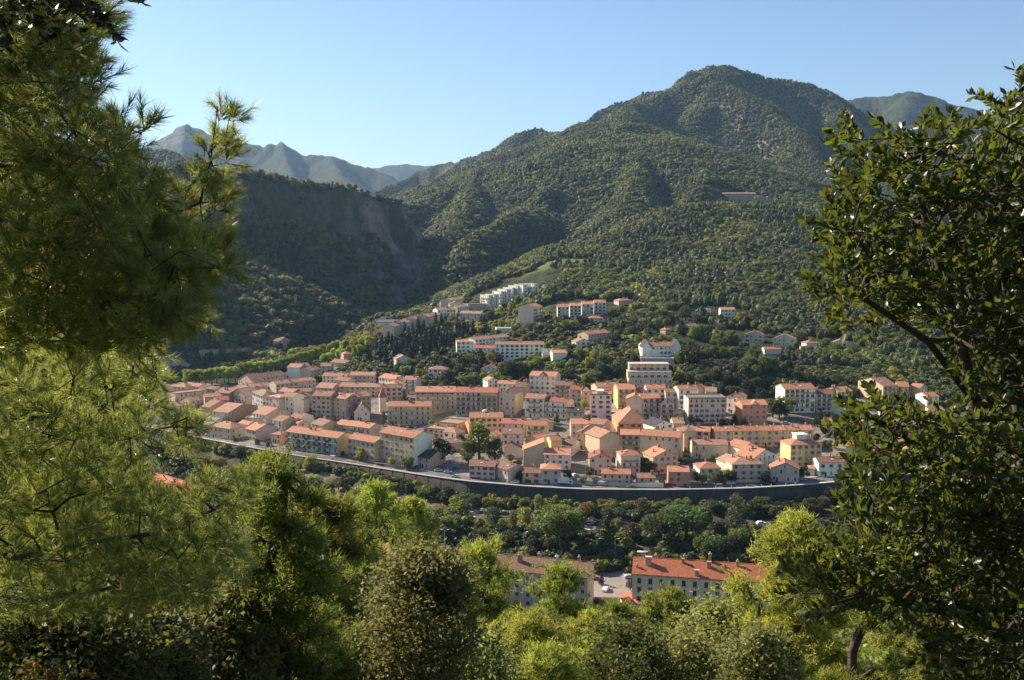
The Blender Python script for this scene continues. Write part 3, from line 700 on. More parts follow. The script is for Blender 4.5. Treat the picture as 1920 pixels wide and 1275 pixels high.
def building(name, cat, P, ang, W, D, H, rt, wc, rc, win, label, side=None, rise=None, floors=3, foot=4.0, group=None, extra=None, short=None):
    """P: world point of the front left corner at ground level"""
    root = empty(name, P, ang); tag(root, label, cat, group)
    if rise is None: rise = {'G': D / 2 * .34, 'F': W / 2 * .42, 'H': min(W, D) / 2 * .42, 'S': D * .22, 'M': W * .4, 'T': min(W, D) * 1.6}.get(rt, 0)
    if rt == 'G': rise = min(rise, 3.6)
    b = MB(); b.box(0, 0, -foot, W, D, H, 0)
    rb, gb = roof_geo(rt, W, D, H, rise)
    off = len(b.v); b.v += gb.v; b.f += [tuple(i + off for i in f) for f in gb.f]; b.m += [0] * len(gb.f)
    ws = M_wall[side] if side else None  # some end walls carry bounced light in a brighter second colour
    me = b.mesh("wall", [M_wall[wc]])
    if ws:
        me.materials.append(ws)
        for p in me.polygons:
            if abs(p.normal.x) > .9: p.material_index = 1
    link("wall", me, root)
    rm = rb.mesh("roof", [M_roof[rc]]); ro = link("roof", rm, root)
    rr = random.Random(int(W * 100) + int(H * 10) + len(label))
    # chimneys
    if rt in 'GFHS' and W > 5:
        for _ in range(1 if W < 11 else 2 if W < 22 else 3):
            cx = rr.uniform(.12, .88) * W; cy = rr.uniform(.35, .7) * D
            if rt == 'G': cz = H + rise * (1 - abs(cy - D / 2) / (D / 2))
            elif rt == 'F': cz = H + rise * (1 - abs(cx - W / 2) / (W / 2))
            elif rt == 'S': cz = H + rise * cy / D
            else: cz = H + rise * .6
            child("chimney", chim_mesh(rr.choice([0, 0, 1])), ro, cx, cy, cz + .1)
    if rr.random() < .4 and rt == 'G' and W > 9:
        sb = MB(); sb.box(-.5, -.6, -.1, .5, .6, .12, 0)
        if 'skylight' not in WIN: WIN['skylight'] = sb.mesh("skylight", [gloss("skylight_glass", (.5, .55, .6), .15)])
        o = child("skylight", WIN['skylight'], ro, W * rr.uniform(.3, .7), D * .25, H + rise * .5 + .28); o.rotation_euler = (math.atan2(rise, D / 2), 0, 0)
    if rt in 'GFHM' and rr.random() < .55 and P[1] > 380:
        ab = MB(); x0 = W * rr.uniform(0, .4); x1 = x0 + min(W * .55, rr.uniform(4, 8)); dd = rr.uniform(3, 5.5); ah = rr.uniform(2.6, min(H - .3, 5.2)) if H > 3.2 else 2.4
        ab.box(x0, D + .005, -foot, x1, D + dd, ah); ab.obj("annex_wall", M_wall[rr.choice(['tan', 'beige', 'cream', wc])], root)
        ar = MB(); ar.prism([(x0 - .2, D + .01, ah + .9), (x1 + .2, D + .01, ah + .9), (x1 + .2, D + dd + .3, ah + .05), (x0 - .2, D + dd + .3, ah + .05)], (0, 0, .16)); ar.obj("annex_roof", M_roof[rr.choice(['te', 'br', 'or', 'pa', 'gr'])], root)
    # windows
    if win != 'n':
        sty, bal, pale = win[:2], 'b' in win[2:], 'w' in win[2:]
        sp = 3.0 if W < 30 else 3.6; fh = H / floors
        nx = max(1, int((W - .8) / sp)); wh = min(1.55, fh * .55); ww = .95
        me = win_mesh(sty, ww, wh)
        wide = 's' not in win[2:]
        for f in range(floors):
            z = fh * f + fh * .30
            for i in range(nx):
                x = W * (i + .5) / nx
                if rr.random() < .06: continue
                child("window", shut_mesh(sty, ww, wh) if rr.random() < (.3 if sty != 'pl' else .2) else me, root, x, 0, z)
            if bal and f > 0:
                k = max(1, nx // 2)
                for i in range(k):
                    if k > 1 and rr.random() < .12: continue
                    child("balcony", bal_mesh(min(W / k * .78, 6.5), pale), root, W * (i + .5) / k, 0, fh * f + .05)
            if 'e' in win[2:]:
                ny = max(1, int((D - .8) / 3.8))
                for i in range(ny):
                    y = D * (i + .5) / ny
                    if rr.random() < .3: continue
                    sx = W if P[0] < 60 and 'l' not in win[2:] else 0
                    child("window", me, root, sx, y if sx else D - y, z, math.pi / 2 if sx else -math.pi / 2)
                    if 'l' in win[2:] and f > 0: child("balcony", bal_mesh(3.2, True), root, 0, D - y, fh * f + .05, -math.pi / 2)
        if rt == 'F' and W > 7: child("window", win_mesh('pl', .8, 1.0), root, W / 2, 0, H + rise * .18)
        # door
        if 'door' not in WIN:
            db = MB(); db.box(-.5, -.06, 0, .5, .02, 2.1, 0); db.box(-.6, -.1, 2.1, .6, .02, 2.25, 1); db.box(.32, -.12, 1.0, .4, -.05, 1.05, 1); WIN['door'] = db.mesh("door", [M_sh['br'], M_slab])
        child("door", WIN['door'], root, W * (.5 / nx) + sp * .48 if nx > 1 else W * .15, 0, 0)
    if extra: extra(root, W, D, H, rise)
    c = Vector(P) + Matrix.Rotation(ang, 3, 'Z') @ Vector((W / 2, D / 2, 0))
    HOUSES.append((c.x, c.y, short or label, P[2], max(W, D) / 2))
    return root

ORG = {'A': (300, 640), 'B': (660, 640), 'C': (1000, 640), 'D': (1340, 640), 'E': (640, 500), 'F': (1000, 500), 'G': (1340, 500), 'H': (260, 560), 'Z': (0, 0)}
def house(crop, xl, yl, xr, yr, fl, D, rt, wc, rc, win, label, side=None, rise=None, hf=2.95, extra=None, cat='house', name='house', lo=None):
    ox, oy = ORG[crop]; sc = 4.552 if crop != 'Z' else 1
    pl = (ox + xl / sc, oy + yl / sc); pr = (ox + xr / sc, oy + yr / sc); H = fl * hf
    Y = march((pl[0] + pr[0]) / 2, (pl[1] + pr[1]) / 2, H, lo=lo); u, s = ray((pl[0] + pr[0]) / 2, (pl[1] + pr[1]) / 2); ze = CZ + s * Y
    def onplane(px, py):
        u, s = ray(px, py); y = (ze - CZ) / s if abs(s) > .02 else Y
        y = min(max(y, Y - 14), Y + 14) if abs(s) > .02 else Y
        return Vector((u * y, y, ze))
    a, b_ = onplane(*pl), onplane(*pr); d = b_ - a; W = d.length; ang = math.atan2(d.y, d.x)
    return building(name, cat, (a.x, a.y, ze - H), ang, W, D, H, rt, wc, rc, win, label, side, rise, max(1, int(round(fl))), extra=extra)
def penthouse(root, W, D, H, rise):
    b = MB(); b.box(W * .3, D * .35, H + rise * .3, W * .62, D * .75, H + rise + 1.8, 0); b.box(W * .27, D * .3, H + rise + 1.8, W * .65, D * .8, H + rise + 2.0, 0); b.obj("stair_head", M_wall['white'], root)
def dish(root, W, D, H, rise):
    b = MB(); b.tube([(W * .45, D * .6, H + rise - .3), (W * .45, D * .6, H + rise + .5), (W * .45, D * .6, H + rise + 1.3)], [1.1, 1.7, 1.2], 10); b.obj("water_tank", M_wall['white'], root)
def pediments(root, W, D, H, rise):
    b = MB(); r = MB()
    for x0 in (-.6, W - 5.4):
        b.prism([(x0, -.5, -1), (x0 + 6, -.5, -1), (x0 + 6, -.5, H), (x0 + 3, -.5, H + 4.6), (x0, -.5, H)], (0, 3, 0))
        for a, c in ((x0 - .5, x0 + 3), (x0 + 6.5, x0 + 3)): r.prism([(a, -.9, H - .5), (c, -.9, H + 4.9), (c, D * .6, H + 4.9), (a, D * .6, H - .5)], (0, 0, -.2))
    b.obj("gable_wing", M_wall['white'], root); r.obj("gable_roof", M_roof['sl'], root)
def dormers(root, W, D, H, rise):
    n = int(W / 6)
    for i in range(n):
        x = W * (i + .5) / n; b = MB(); b.prism([(x - 1.1, 1.0, H), (x + 1.1, 1.0, H), (x + 1.1, 1.0, H + 1.6), (x, 1.0, H + 2.4), (x - 1.1, 1.0, H + 1.6)], (0, 3, 0)); b.obj("dormer", M_roof['pa'], root)
def front_gable(root, W, D, H, rise):
    b = MB(); b.prism([(W * .38, -.12, H), (W * .62, -.12, H), (W * .5, -.12, H + 2.2)], (0, 3.5, 0)); b.obj("pediment", M_wall['blush'], root)
    r = MB()
    for a, c in ((W * .36, W * .5), (W * .64, W * .5)): r.prism([(a, -.3, H - .1), (c, -.3, H + 2.5), (c, 3.6, H + 2.5), (a, 3.6, H - .1)], (0, 0, .18))
    r.obj("pediment_roof", M_roof['or'], root)
def skylights(root, W, D, H, rise):
    for x, y, w in ((.2, .25, .16), (.45, .3, .2), (.7, .22, .14)):
        b = MB(); b.box(W * x, D * y, H + rise * .3, W * (x + w), D * (y + .3), H + rise * .75 + .5); b.obj("roof_lantern", M_roof['wh'], root)
def wide_loggia(root, W, D, H, rise):
    b = MB(); b.box(.3, -.02, H - 1.3, W - .3, -.25, H - .9); b.obj("awning_band", M_sh['br'], root)

L = """A|75|382|215|392|3|11|H|pink|te|plse|pink old house at the far left end of the roofs|
A|130|452|385|424|3|11|P|cream|pa|pl|wide cream house with a pale blank flat-topped front|
A|395|405|475|412|3|9|G|tan|br|pl|narrow tan house right of the flat-topped cream one|
A|205|372|330|388|3|9|G|pink|te|pl|low-roofed pink house tucked behind the flat-topped cream one|
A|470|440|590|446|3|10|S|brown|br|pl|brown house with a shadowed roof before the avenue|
A|592|445|742|470|2.6|12|F|cream|pa|pl|cream house with a blank gable front and lean-to|
A|262|512|345|502|2.6|13|G|tan|te|pl|tan house with a side wall in shade above the barn roofs|
A|380|478|520|470|2.6|10|G|beige|te|pl|beige house behind the pair of big barn roofs|
A|352|556|425|566|2|19|G|tan|te|pl|long tan house left of the big brown gable|
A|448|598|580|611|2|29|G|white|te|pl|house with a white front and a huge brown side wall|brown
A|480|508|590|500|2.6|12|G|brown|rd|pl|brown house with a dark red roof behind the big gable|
A|422|722|603|748|2.3|13|H|cream|te|plse|long low house with a row of tall windows by the road|
A|318|716|420|722|2|12|S|grey|gr|pl|grey lean-to joined to the tall-windowed house|
A|728|655|880|664|1.1|7|P|cream|wh|n|flat white terrace block below a cream gable|
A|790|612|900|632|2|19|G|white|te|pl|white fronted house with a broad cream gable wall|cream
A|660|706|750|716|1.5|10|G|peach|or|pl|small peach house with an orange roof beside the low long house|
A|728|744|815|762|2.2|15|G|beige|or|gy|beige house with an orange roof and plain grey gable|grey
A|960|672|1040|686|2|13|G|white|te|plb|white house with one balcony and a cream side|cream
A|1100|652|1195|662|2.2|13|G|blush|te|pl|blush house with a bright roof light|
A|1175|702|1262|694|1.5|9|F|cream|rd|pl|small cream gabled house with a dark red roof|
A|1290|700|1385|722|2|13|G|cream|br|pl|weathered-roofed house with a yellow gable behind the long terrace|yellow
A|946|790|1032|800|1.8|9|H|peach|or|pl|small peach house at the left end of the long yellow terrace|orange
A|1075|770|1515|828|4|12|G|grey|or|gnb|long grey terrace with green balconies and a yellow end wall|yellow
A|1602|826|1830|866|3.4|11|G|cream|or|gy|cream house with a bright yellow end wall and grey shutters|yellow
A|1500|706|1790|742|2.2|11|G|beige|or|plb|long beige house behind the yellow terrace|cream
A|1660|604|1790|600|2|12|F|blush|br|pl|chalet-like house with a steep brown gable roof|
A|1295|464|1452|472|5|14|G|tan|te|brs|tall tan tenement with dark brown windows|
A|1455|478|1585|492|4.6|13|G|tan|te|pl|tan tenement in the middle of the brown row|
A|1592|488|1800|462|4.5|13|G|brown|te|pl|brown tenement at the right end of the dark row|
A|785|432|872|468|4|12|H|grey|pa|bl|grey corner block with blue shutters on the curving street|
A|874|470|1015|494|4|12|P|beige|te|bl|beige block with white roof lanterns on the curving street|
A|1030|472|1140|480|4.2|12|G|white|te|pl|narrow white block with a gabled roof on the curving street|
A|1142|500|1205|505|3|9|P|grey|br|pl|narrow grey house right of the narrow white block|
A|1215|480|1290|470|3|12|G|brown|te|n|brown windowless house wedged before the tall tan tenement|
A|800|324|1080|288|2.6|16|G|beige|br|plse|long beige mansion with a dark roof before the plane avenue|
A|668|322|796|350|2.2|10|F|tan|br|pl|tan gable end left of the long beige mansion|
A|636|402|790|408|2.3|10|G|tan|te|pl|tan house in front of the mansion's left gable|
A|785|388|985|376|2.3|10|G|blush|te|pl|blush house with a long roof below the mansion|
A|990|368|1215|346|3|12|G|beige|te|brs|beige house of many windows under the white tower-like block|
A|1085|222|1190|226|3.6|14|G|white|te|n|tall white blank-walled block above the street mouth|
A|1192|220|1282|214|3.6|14|G|yellow|te|gn|yellow house joined to the blank white block|
A|1285|252|1372|236|3|13|G|peach|te|pl|peach house right of the street mouth|
A|1372|212|1460|212|2.6|12|G|white|te|pl|white house at the foot of the cemetery slope|
A|1455|176|1580|190|2|12|G|cream|br|n|cream house with a sagging brown roof under the cemetery|
A|1580|112|1690|104|1.6|10|H|tan|te|n|low tan house beside the first cypresses|
A|1330|394|1470|402|3|15|G|beige|te|pl|beige house with a big terracotta roof in the old centre|
A|1172|432|1292|428|3|10|G|grey|te|pl|grey house behind the narrow white block|
A|1385|296|1590|302|2.6|12|G|blush|te|pl|blush house with several red roofs in the old centre|
A|1532|386|1885|392|2.6|12|G|cream|te|gy|long cream row with small grey-shuttered windows|
A|1620|290|1830|292|2.4|12|G|beige|or|pl|beige house with a bright orange roof above the long cream row|
A|1010|425|1130|440|3|11|G|tan|te|pl|tan house behind the beige block with roof lanterns|
A|1220|340|1330|330|3|11|G|peach|te|pl|peach house in the dense old centre|
A|1490|330|1600|340|2.6|10|G|cream|te|pl|cream house wedged between two terracotta roofs|
A|330|650|350|655|1.6|8|G|white|pa|n|white shed left of the long tan house|
A|345|118|955|58|2|13|G|yellow|pa|pls|long yellowish spa hall with a row of dormers|
A|822|112|960|124|1.6|17|H|tan|te|pl|tan hall with a wide hipped roof beside the spa hall|
A|20|232|262|196|2|20|F|tan|te|n|tan hall with a broad pinkish gable roof at the left|
H|1195|366|1300|352|3|18|F|tan|br|pl|tan chapel-like hall with a bell-cote above the avenue|
B|228|306|362|326|2.2|13|G|white|or|bl|white house with an orange roof behind the grey-shuttered row|
B|372|352|442|344|2|9|G|peach|or|n|small house with a bright red roof right of the white one|
B|440|326|546|330|3.5|11|G|blush|te|plb|three storey blush house with small balconies and white gable|
B|240|400|430|396|3|11|G|cream|br|brs|cream house with a brown roof beside the dark fir|
B|236|478|292|476|3.4|5|T|blush|rd|n|small turret with a pointed red roof|
B|540|430|880|430|5|14|G|beige|or|plbw|great beige block of flats with rows of balconies|
B|884|432|1236|440|5|13|G|beige|rd|gnb|great block of flats with a deep red roof and narrow balconies|
B|1252|440|1398|448|4.6|15|F|cream|br|pl|tall cream gabled house with a yellow side|yellow
B|1475|484|1640|492|4|12|G|blush|te|gyb|blush four storey house with long balconies|
B|1645|512|1830|526|3.4|12|G|white|rd|plb|white house with a red roof and a blue-shaded terrace|
B|1515|292|1738|302|4.4|13|G|blush|or|gys|tall blush townhouse with a row of grey shutters under the park|
B|1382|388|1480|392|3|14|G|tan|br|n|tan house with a brown roof and a yellow right side|yellow
B|1160|336|1250|330|2.6|9|F|white|pa|pl|narrow white gabled house at the park's edge|
B|1242|362|1400|366|1.8|10|G|white|or|pl|low white house with an orange roof at the park's edge|
B|650|238|812|240|2|10|H|white|te|brs|white garden house with a terracotta hipped roof among trees|
B|378|150|500|144|2.4|10|F|cream|pa|pl|cream house with a pale roof under the cypresses|
B|1100|236|1232|240|1.4|9|F|blush|te|pl|low blush bungalow hidden among garden trees|
B|305|556|672|556|4|13|G|cream|or|plbw|cream block of flats with a bright orange roof and pale balconies|
B|236|776|526|826|5.4|14|G|tan|or|gys|tallest tan block beside the road with a bright orange roof|white
B|610|742|785|760|1.6|14|P|cream|pa|br|low cream workshop with a flat roof|
B|712|690|900|712|2|13|P|cream|pa|pl|flat-roofed cream building with a mauve terrace|
B|780|770|882|782|2.5|10|G|white|te|brs|white house with two brown doors left of the great plane tree|
B|886|782|962|778|2.5|9|G|cream|br|brs|cream house with brown shutters hard against the great plane tree|
B|1004|652|1290|650|3.2|12|G|yellow|or|br|yellow house with a bright orange roof and a white roof tank|yellow
B|1000|708|1150|700|2|10|G|orange|or|n|orange shed roof behind the great plane tree|
B|1270|700|1478|706|3|11|G|peach|rd|pl|peach house with a half-shaded red roof|
B|1482|716|1655|722|3|11|G|yellow|or|gnb|yellow house with dark green balconies|cream
B|1286|788|1442|792|4.2|12|G|blush|br|plse|tall pale blush house with a brown roof and windowed gable|
B|1298|902|1442|908|2|8|F|blush|rd|n|small lean house with a dark red roof in front of the tall blush one|
B|1214|806|1282|790|1.6|9|G|white|or|n|small white house with a narrow orange roof beside the plane tree|
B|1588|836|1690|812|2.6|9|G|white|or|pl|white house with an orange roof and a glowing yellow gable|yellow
B|1462|930|1640|930|3|11|M|cream|or|n|tall blank cream wall rising to the right|
B|1640|966|1860|972|2.6|12|G|blush|or|wh|blush house with a bright orange roof facing the riverside street|
B|1455|1120|1612|1126|1.9|9|G|cream|br|brs|low cream cottage with a brown roof by the road|
B|1612|1090|1782|1092|2.5|10|H|grey|or|gys|grey house with a bright hipped roof by the road|
B|1000|1062|1218|1072|2.6|11|G|mauve|br|brs|mauve house with a brown roof at the road's edge|
B|1222|1066|1330|1100|2.4|11|G|mauve|br|gys|mauve house with a pink gable at the road's edge|pink
B|556|984|662|1000|1.9|14|G|beige|sl|wh|small house with a dark slate roof beside the parking area|tan
B|828|872|950|854|1.5|9|G|cream|te|n|low cream outbuilding left of the great plane tree|
C|486|458|668|460|5|14|P|blush|te|brs|tall blush tower block with red shutters and side balconies|salmon
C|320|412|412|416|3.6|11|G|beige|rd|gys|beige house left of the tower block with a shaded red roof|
C|180|372|320|380|3.6|11|G|beige|br|gnb|beige house with green balconies under the park|
C|415|430|482|426|3.2|11|G|peach|or|pl|narrow peach house just left of the tower block|
C|545|392|722|384|3|11|G|beige|or|n|beige house with a long orange roof behind the tower block|
C|722|410|872|408|4|14|G|yellow|or|gyb|yellow block with grey balconies and a tall orange roof|
C|792|490|930|494|4|12|F|pink|or|n|blank pink gable house right of the tower block|
C|934|488|1086|482|4|12|G|pink|or|brb|pink block with brown balconies joined to the blank gable|
C|1086|532|1202|530|3.2|10|F|pink|sl|brb|pink gabled house with a slate roof|
C|966|404|1130|404|3.4|11|G|white|or|gys|white house with grey-green shutters under the stepped flats|
C|850|442|966|440|2.8|10|G|beige|rd|n|beige house with a dark orange roof beside the yellow block|
C|1130|436|1236|436|3.4|10|G|beige|br|gn|beige house with green shutters left of the red-shuttered one|
C|1242|414|1402|410|4.4|11|G|white|or|rds|white house with red shutters and a wide orange roof|
C|1406|402|1476|396|3.2|10|G|tan|br|n|narrow tan house behind the flat grey block|
C|1470|428|1566|430|3.2|12|G|beige|pa|pl|beige house with a pale tiled roof against the dark bank|
C|1326|490|1644|488|5|14|P|mauve|gr|brs|five storey mauve block with a flat grey roof|
C|1650|470|1746|482|3.4|11|F|blush|te|pl|blush gabled house with ivy beside the flat grey block|
D|236|544|450|540|4|12|G|salmon|or|gys|salmon house with an orange roof and small front gable|
C|726|702|984|700|2|26|H|orange|or|brs|great orange hipped roof in the middle of the town|
C|1032|722|1192|706|2.6|11|F|white|sl|brs|white gabled house with a slate roof right of the great hipped roof|
C|1196|700|1290|700|2.2|12|G|cream|pa|n|cream house with a pale roof before the flat grey block|
C|322|706|470|706|2.4|12|G|beige|or|pl|beige house with an orange roof left of the great hipped roof|
C|470|700|600|712|2.6|12|G|peach|te|pl|peach house with a dark terracotta roof left of the great hipped roof|
C|362|782|476|790|3|20|F|peach|br|gys|peach gabled house at the mouth of the narrow street|
C|246|882|330|890|2|12|G|white|br|n|white house with a long brown roof by the narrow street|
C|566|822|742|802|4|14|F|cream|te|n|tall cream blank gable in the middle of the town|
C|744|796|910|800|4|11|G|tan|or|gnb|tan block with balconies left of the long cream block|
C|912|800|1250|822|4.2|12|G|cream|or|wh|long cream block with an orange roof and white blinds|
C|1286|772|1386|768|3.6|11|H|cream|br|gys|cream house with a brown hipped roof and grey shutters|
C|1390|766|1506|772|3|10|G|peach|or|br|peach house with a bright orange roof|
C|1366|882|1660|882|2.5|10|G|cream|te|wh|long low cream house with a terracotta roof|
C|478|1000|668|1002|2.7|11|F|pink|rd|wh|pink gabled villa with a dark red roof|
C|748|976|914|972|3.2|10|H|blush|or|plb|blush villa with an orange hipped roof and a balcony|
C|1024|990|1230|972|3|11|F|cream|or|gys|cream villa with an orange gable roof|
C|582|1130|830|1136|1.9|9|G|cream|or|pl|low cream bungalow with an outside stair by the road|
C|892|1166|1040|1166|1.5|8|G|peach|te|pl|low peach bungalow behind a white wall by the road|
C|1152|1112|1330|1116|2.7|10|G|salmon|or|gys|salmon roadside house with a bright orange roof|
C|1422|1086|1602|1082|2.1|11|H|white|or|gys|white villa with a bright orange hipped roof in a garden|
C|1562|1000|1684|1052|2|12|G|blush|pa|n|blush house with a pale roof behind the white villa|
D|150|1050|415|1046|3|11|H|beige|te|gys|square beige house with a terracotta hipped roof by the road|
D|478|1080|722|1092|2.3|11|F|grey|or|wh|grey gabled house by the road with blinds|
D|332|1000|520|962|2.8|12|F|white|or|pl|white gabled house behind the square beige house|
D|236|912|370|892|2.5|11|F|blush|or|gys|blush gabled house below the long terrace|
D|650|886|915|876|4|12|H|yellow|or|gys|large pale yellow house with a roof stair head|
D|890|1036|1105|1034|2.4|10|G|white|br|gys|white roadside house with a brown roof|
D|786|1082|850|1088|1.2|6|H|white|or|n|tiny white annex with a red roof by the road|
D|600|410|860|404|5|14|G|white|or|brb|white block of flats with brown balconies|
D|872|452|1044|450|3.7|12|G|white|br|brb|white house with two long dark balconies|
D|1046|434|1176|422|2.6|12|G|white|or|br|white house with brown windows and an orange roof|
D|1180|540|1345|524|3|22|P|white|gr|brs|white flat-roofed block with a glaring blank end wall|
D|1440|382|1556|376|4|26|G|beige|br|gyb|big beige block with a bare grey-brown gable|tan
D|1558|386|1656|390|3.4|14|G|beige|or|gyb|beige house with an orange roof joined to the bare gable block|
D|1660|392|1750|402|3|12|G|beige|te|pl|beige house at the right end of the bare gable block|
D|1815|474|1915|470|3|12|G|white|or|brs|white house half hidden by the dark oak|
D|1600|566|1790|570|1.8|12|G|cream|rd|n|low house with a wide red roof behind the oak leaves|
D|1290|840|1480|852|2|12|G|pink|or|pl|pink house with an orange roof glimpsed through the oak|
D|1228|700|1335|706|2|12|F|cream|te|pl|cream gabled house left of the oak's bright leaves|
D|1010|902|1112|918|3|11|G|cream|pa|n|cream house behind the oak's lowest leaves|
D|1480|850|1620|860|2|12|G|blush|te|n|blush house with a terracotta roof deep behind the oak|
D|1130|905|1260|915|2.6|11|G|peach|or|n|peach house just behind the oak's left twigs|
F|470|578|655|560|2.2|12|G|cream|or|pl|cream hillside house with an orange roof by the clearing|
F|365|644|490|640|2|10|F|white|te|brs|white chalet with two dark windows on the slope|
F|474|440|596|440|1.5|9|H|white|or|br|low white villa under the four stepped houses|
F|730|290|842|286|1.5|9|H|pink|or|n|low pink villa right of the four stepped houses|
F|1306|512|1412|502|1.5|9|G|white|te|n|white house with a terracotta roof on the wooded slope|
F|1128|538|1180|534|1.2|6|H|tan|te|n|tiny hut with a terracotta roof on the wooded slope|
F|1600|366|1722|366|3|9|G|white|or|bls|lone white house with a bright orange roof high in the wood|
F|1430|372|1516|370|2|8|G|grey|gr|n|greyish white house high in the wood|
G|255|580|410|586|2|10|F|grey|te|gys|pale grey bungalow with a low gable on the slope|
G|500|612|682|620|2|10|F|mint|or|pl|mint green bungalow on the slope|
G|425|706|566|706|1.3|9|G|white|rd|n|white shed with a wide red roof below the mint bungalow|
G|785|652|900|650|2.5|9|H|blush|or|pl|small blush house with a white terrace on the slope|
G|1010|646|1130|650|2.2|9|F|blush|te|brs|small blush gabled house furthest along the slope|
E|984|642|1140|640|3|14|H|white|te|bls|white school wing with big blue windows|
E|1142|638|1436|584|2.6|12|G|white|te|bl|long white school wing running up the hill|
E|1140|694|1310|696|2|11|G|white|rd|br|low white link building of the school|
E|1312|666|1730|666|3.6|14|G|white|te|brs|main white school building with three rows of windows|
E|1715|736|1806|736|1.6|12|S|white|gr|n|white annex with a grey roof beside the school|
F|166|738|290|736|2.6|12|G|white|or|n|white building with an orange roof and tall base beside the school|
E|1328|532|1482|530|1.2|12|P|white|wh|n|low white pavilion above the school|
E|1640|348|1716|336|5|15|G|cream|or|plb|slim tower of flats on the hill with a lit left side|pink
E|1624|150|1768|146|1.2|8|P|grey|gr|n|long grey roof deck above the hillside flats|
E|840|296|930|318|3|12|G|pink|te|pl|pink house at the mouth of the gorge|
E|932|290|1040|272|3|12|G|pink|pa|pl|pink house with a pale roof at the mouth of the gorge|
E|822|372|976|366|3|12|G|white|pa|bl|pale house with blue shutters near the gorge|
E|990|348|1090|340|3|12|G|blush|pa|pl|blush house below the gorge mouth flats|
E|1082|324|1240|318|2.4|12|P|cream|gr|n|cream house with a flat grey roof near the hillside flats|
E|1010|398|1190|402|3|12|G|pink|pa|pl|long pink house behind the cypress tops|
E|622|452|738|424|3|12|G|pink|te|n|pinkish house stepping down left of the cypresses|
E|740|432|850|402|3|12|G|peach|te|n|peach house stepping down behind the cypresses|
E|540|484|640|452|3|12|G|pink|pa|n|pinkish house third down the gorge street|
E|448|512|540|486|3|12|G|peach|pa|n|peach house lowest on the gorge street|
E|285|482|520|480|2|40|P|yellow|bl|pl|long yellowish hall with a wide blue glinting roof|
E|20|746|142|740|2|10|H|tan|te|n|tan house with a red roof under the church|
D|925|692|1012|698|2.2|11|G|beige|te|pl|beige house at the foot of the glaring white block|
D|1400|640|1500|650|2.4|11|G|cream|or|pl|cream house behind the oak's brightest leaves|
D|1530|684|1650|694|2.4|12|G|pink|te|pl|pink house deep behind the oak's middle twigs|
D|1665|640|1780|648|2.8|12|G|white|or|gys|white house with an orange roof far behind the oak trunk|
D|1705|742|1840|750|3|12|G|cream|br|pl|cream house with a brown roof far behind the oak trunk|
D|1388|742|1490|752|2|11|F|blush|te|pl|blush gabled house glimpsed low between oak twigs|
D|1295|965|1400|972|2.3|11|G|white|te|pl|white house behind the oak near the river wall|
D|1445|948|1560|952|2.5|12|G|beige|or|pl|beige house behind the oak near the river wall|
D|1610|936|1740|940|2.3|12|H|peach|te|pl|peach hipped house behind the oak near the river wall|
D|1790|866|1920|862|3|12|G|tan|or|pl|tan house behind the oak at the right frame edge|
D|1850|600|1975|596|2.8|12|G|blush|or|pl|blush house high behind the oak at the right frame edge|
D|1965|706|2090|700|3|12|G|white|te|pl|white house behind the oak, last before the right frame edge|
D|2110|800|2250|790|3|12|G|cream|or|n|cream house just past the tall oak stem|
D|1560|766|1672|772|2.2|11|G|grey|te|pl|grey house with a terracotta roof behind oak leaves|
A|-70|424|55|416|3|11|G|tan|te|pl|tan house behind the left pine, furthest back|
A|-50|520|66|512|2.6|12|G|cream|te|pl|cream house behind the left pine at mid height|
A|70|556|190|552|2.6|12|G|beige|te|pl|beige house left of the pair of big barn roofs|
A|195|628|300|636|2.2|11|G|peach|te|pl|peach house beside the lone pine clump|
A|100|668|215|676|2|11|H|blush|te|pl|blush hipped house behind the lone pine clump|
A|-110|606|20|600|2.4|12|G|white|te|pl|white house behind the left pine near the road|
A|-220|470|-100|470|3|12|G|pink|te|n|pink house deep behind the left pine|
A|205|560|290|556|2|9|F|tan|br|pl|narrow tan gable between barn roofs and pine clump|
C|60|690|170|690|1.6|9|G|cream|te|n|low cream outbuilding on the open square|
C|130|560|200|556|2|8|S|grey|gr|n|grey lean-to behind the slate-roofed corner|
C|282|604|430|608|2|11|G|cream|sl|gys|cream house with a black slate roof left of the tower block|
B|1700|850|1790|846|3|10|G|yellow|or|n|yellow-sided house left of the brown-roofed narrow street houses|
C|1190|600|1290|596|1.6|9|P|grey|gr|n|flat grey garage by the red-shuttered house|"""
for ln in L.split('\n'):
    c, xl, yl, xr, yr, fl, D, rt, wc, rc, win, lab, *sd_ = ln.split('|')
    side = sd_[0] if sd_ and sd_[0] else None; ex = None
    if 'roof stair head' in lab: ex = penthouse
    if 'white roof tank' in lab: ex = dish
    if 'row of dormers' in lab: ex = dormers
    if 'small front gable' in lab or 'park' in lab and 'townhouse' in lab: ex = front_gable
    if 'roof lanterns' in lab and 'white' in lab: ex = skylights
    if 'great beige block' in lab: ex = wide_loggia
    if 'tower block with red' in lab: ex = penthouse
    rise = None
    if 'great orange hipped' in lab: rise = 7.0
    if 'school' in lab: rise = 1.7
    if 'chalet-like' in lab: rise = 5.5
    if win == 'gy': win = 'gys'
    if crop_hi := (c in 'EFG'): pass
    house(c, float(xl), float(yl), float(xr), float(yr), float(fl), float(D), rt, wc, rc, win, lab, side, rise, extra=ex, cat='building' if any(w in lab for w in ('block', 'hall', 'school', 'tower', 'workshop', 'deck', 'pavilion', 'shed', 'turret')) else 'house',
          name='apartment_block' if 'block' in lab or 'flats' in lab else 'hall' if 'hall' in lab else 'turret' if 'turret' in lab else 'school_building' if 'school' in lab else 'house')

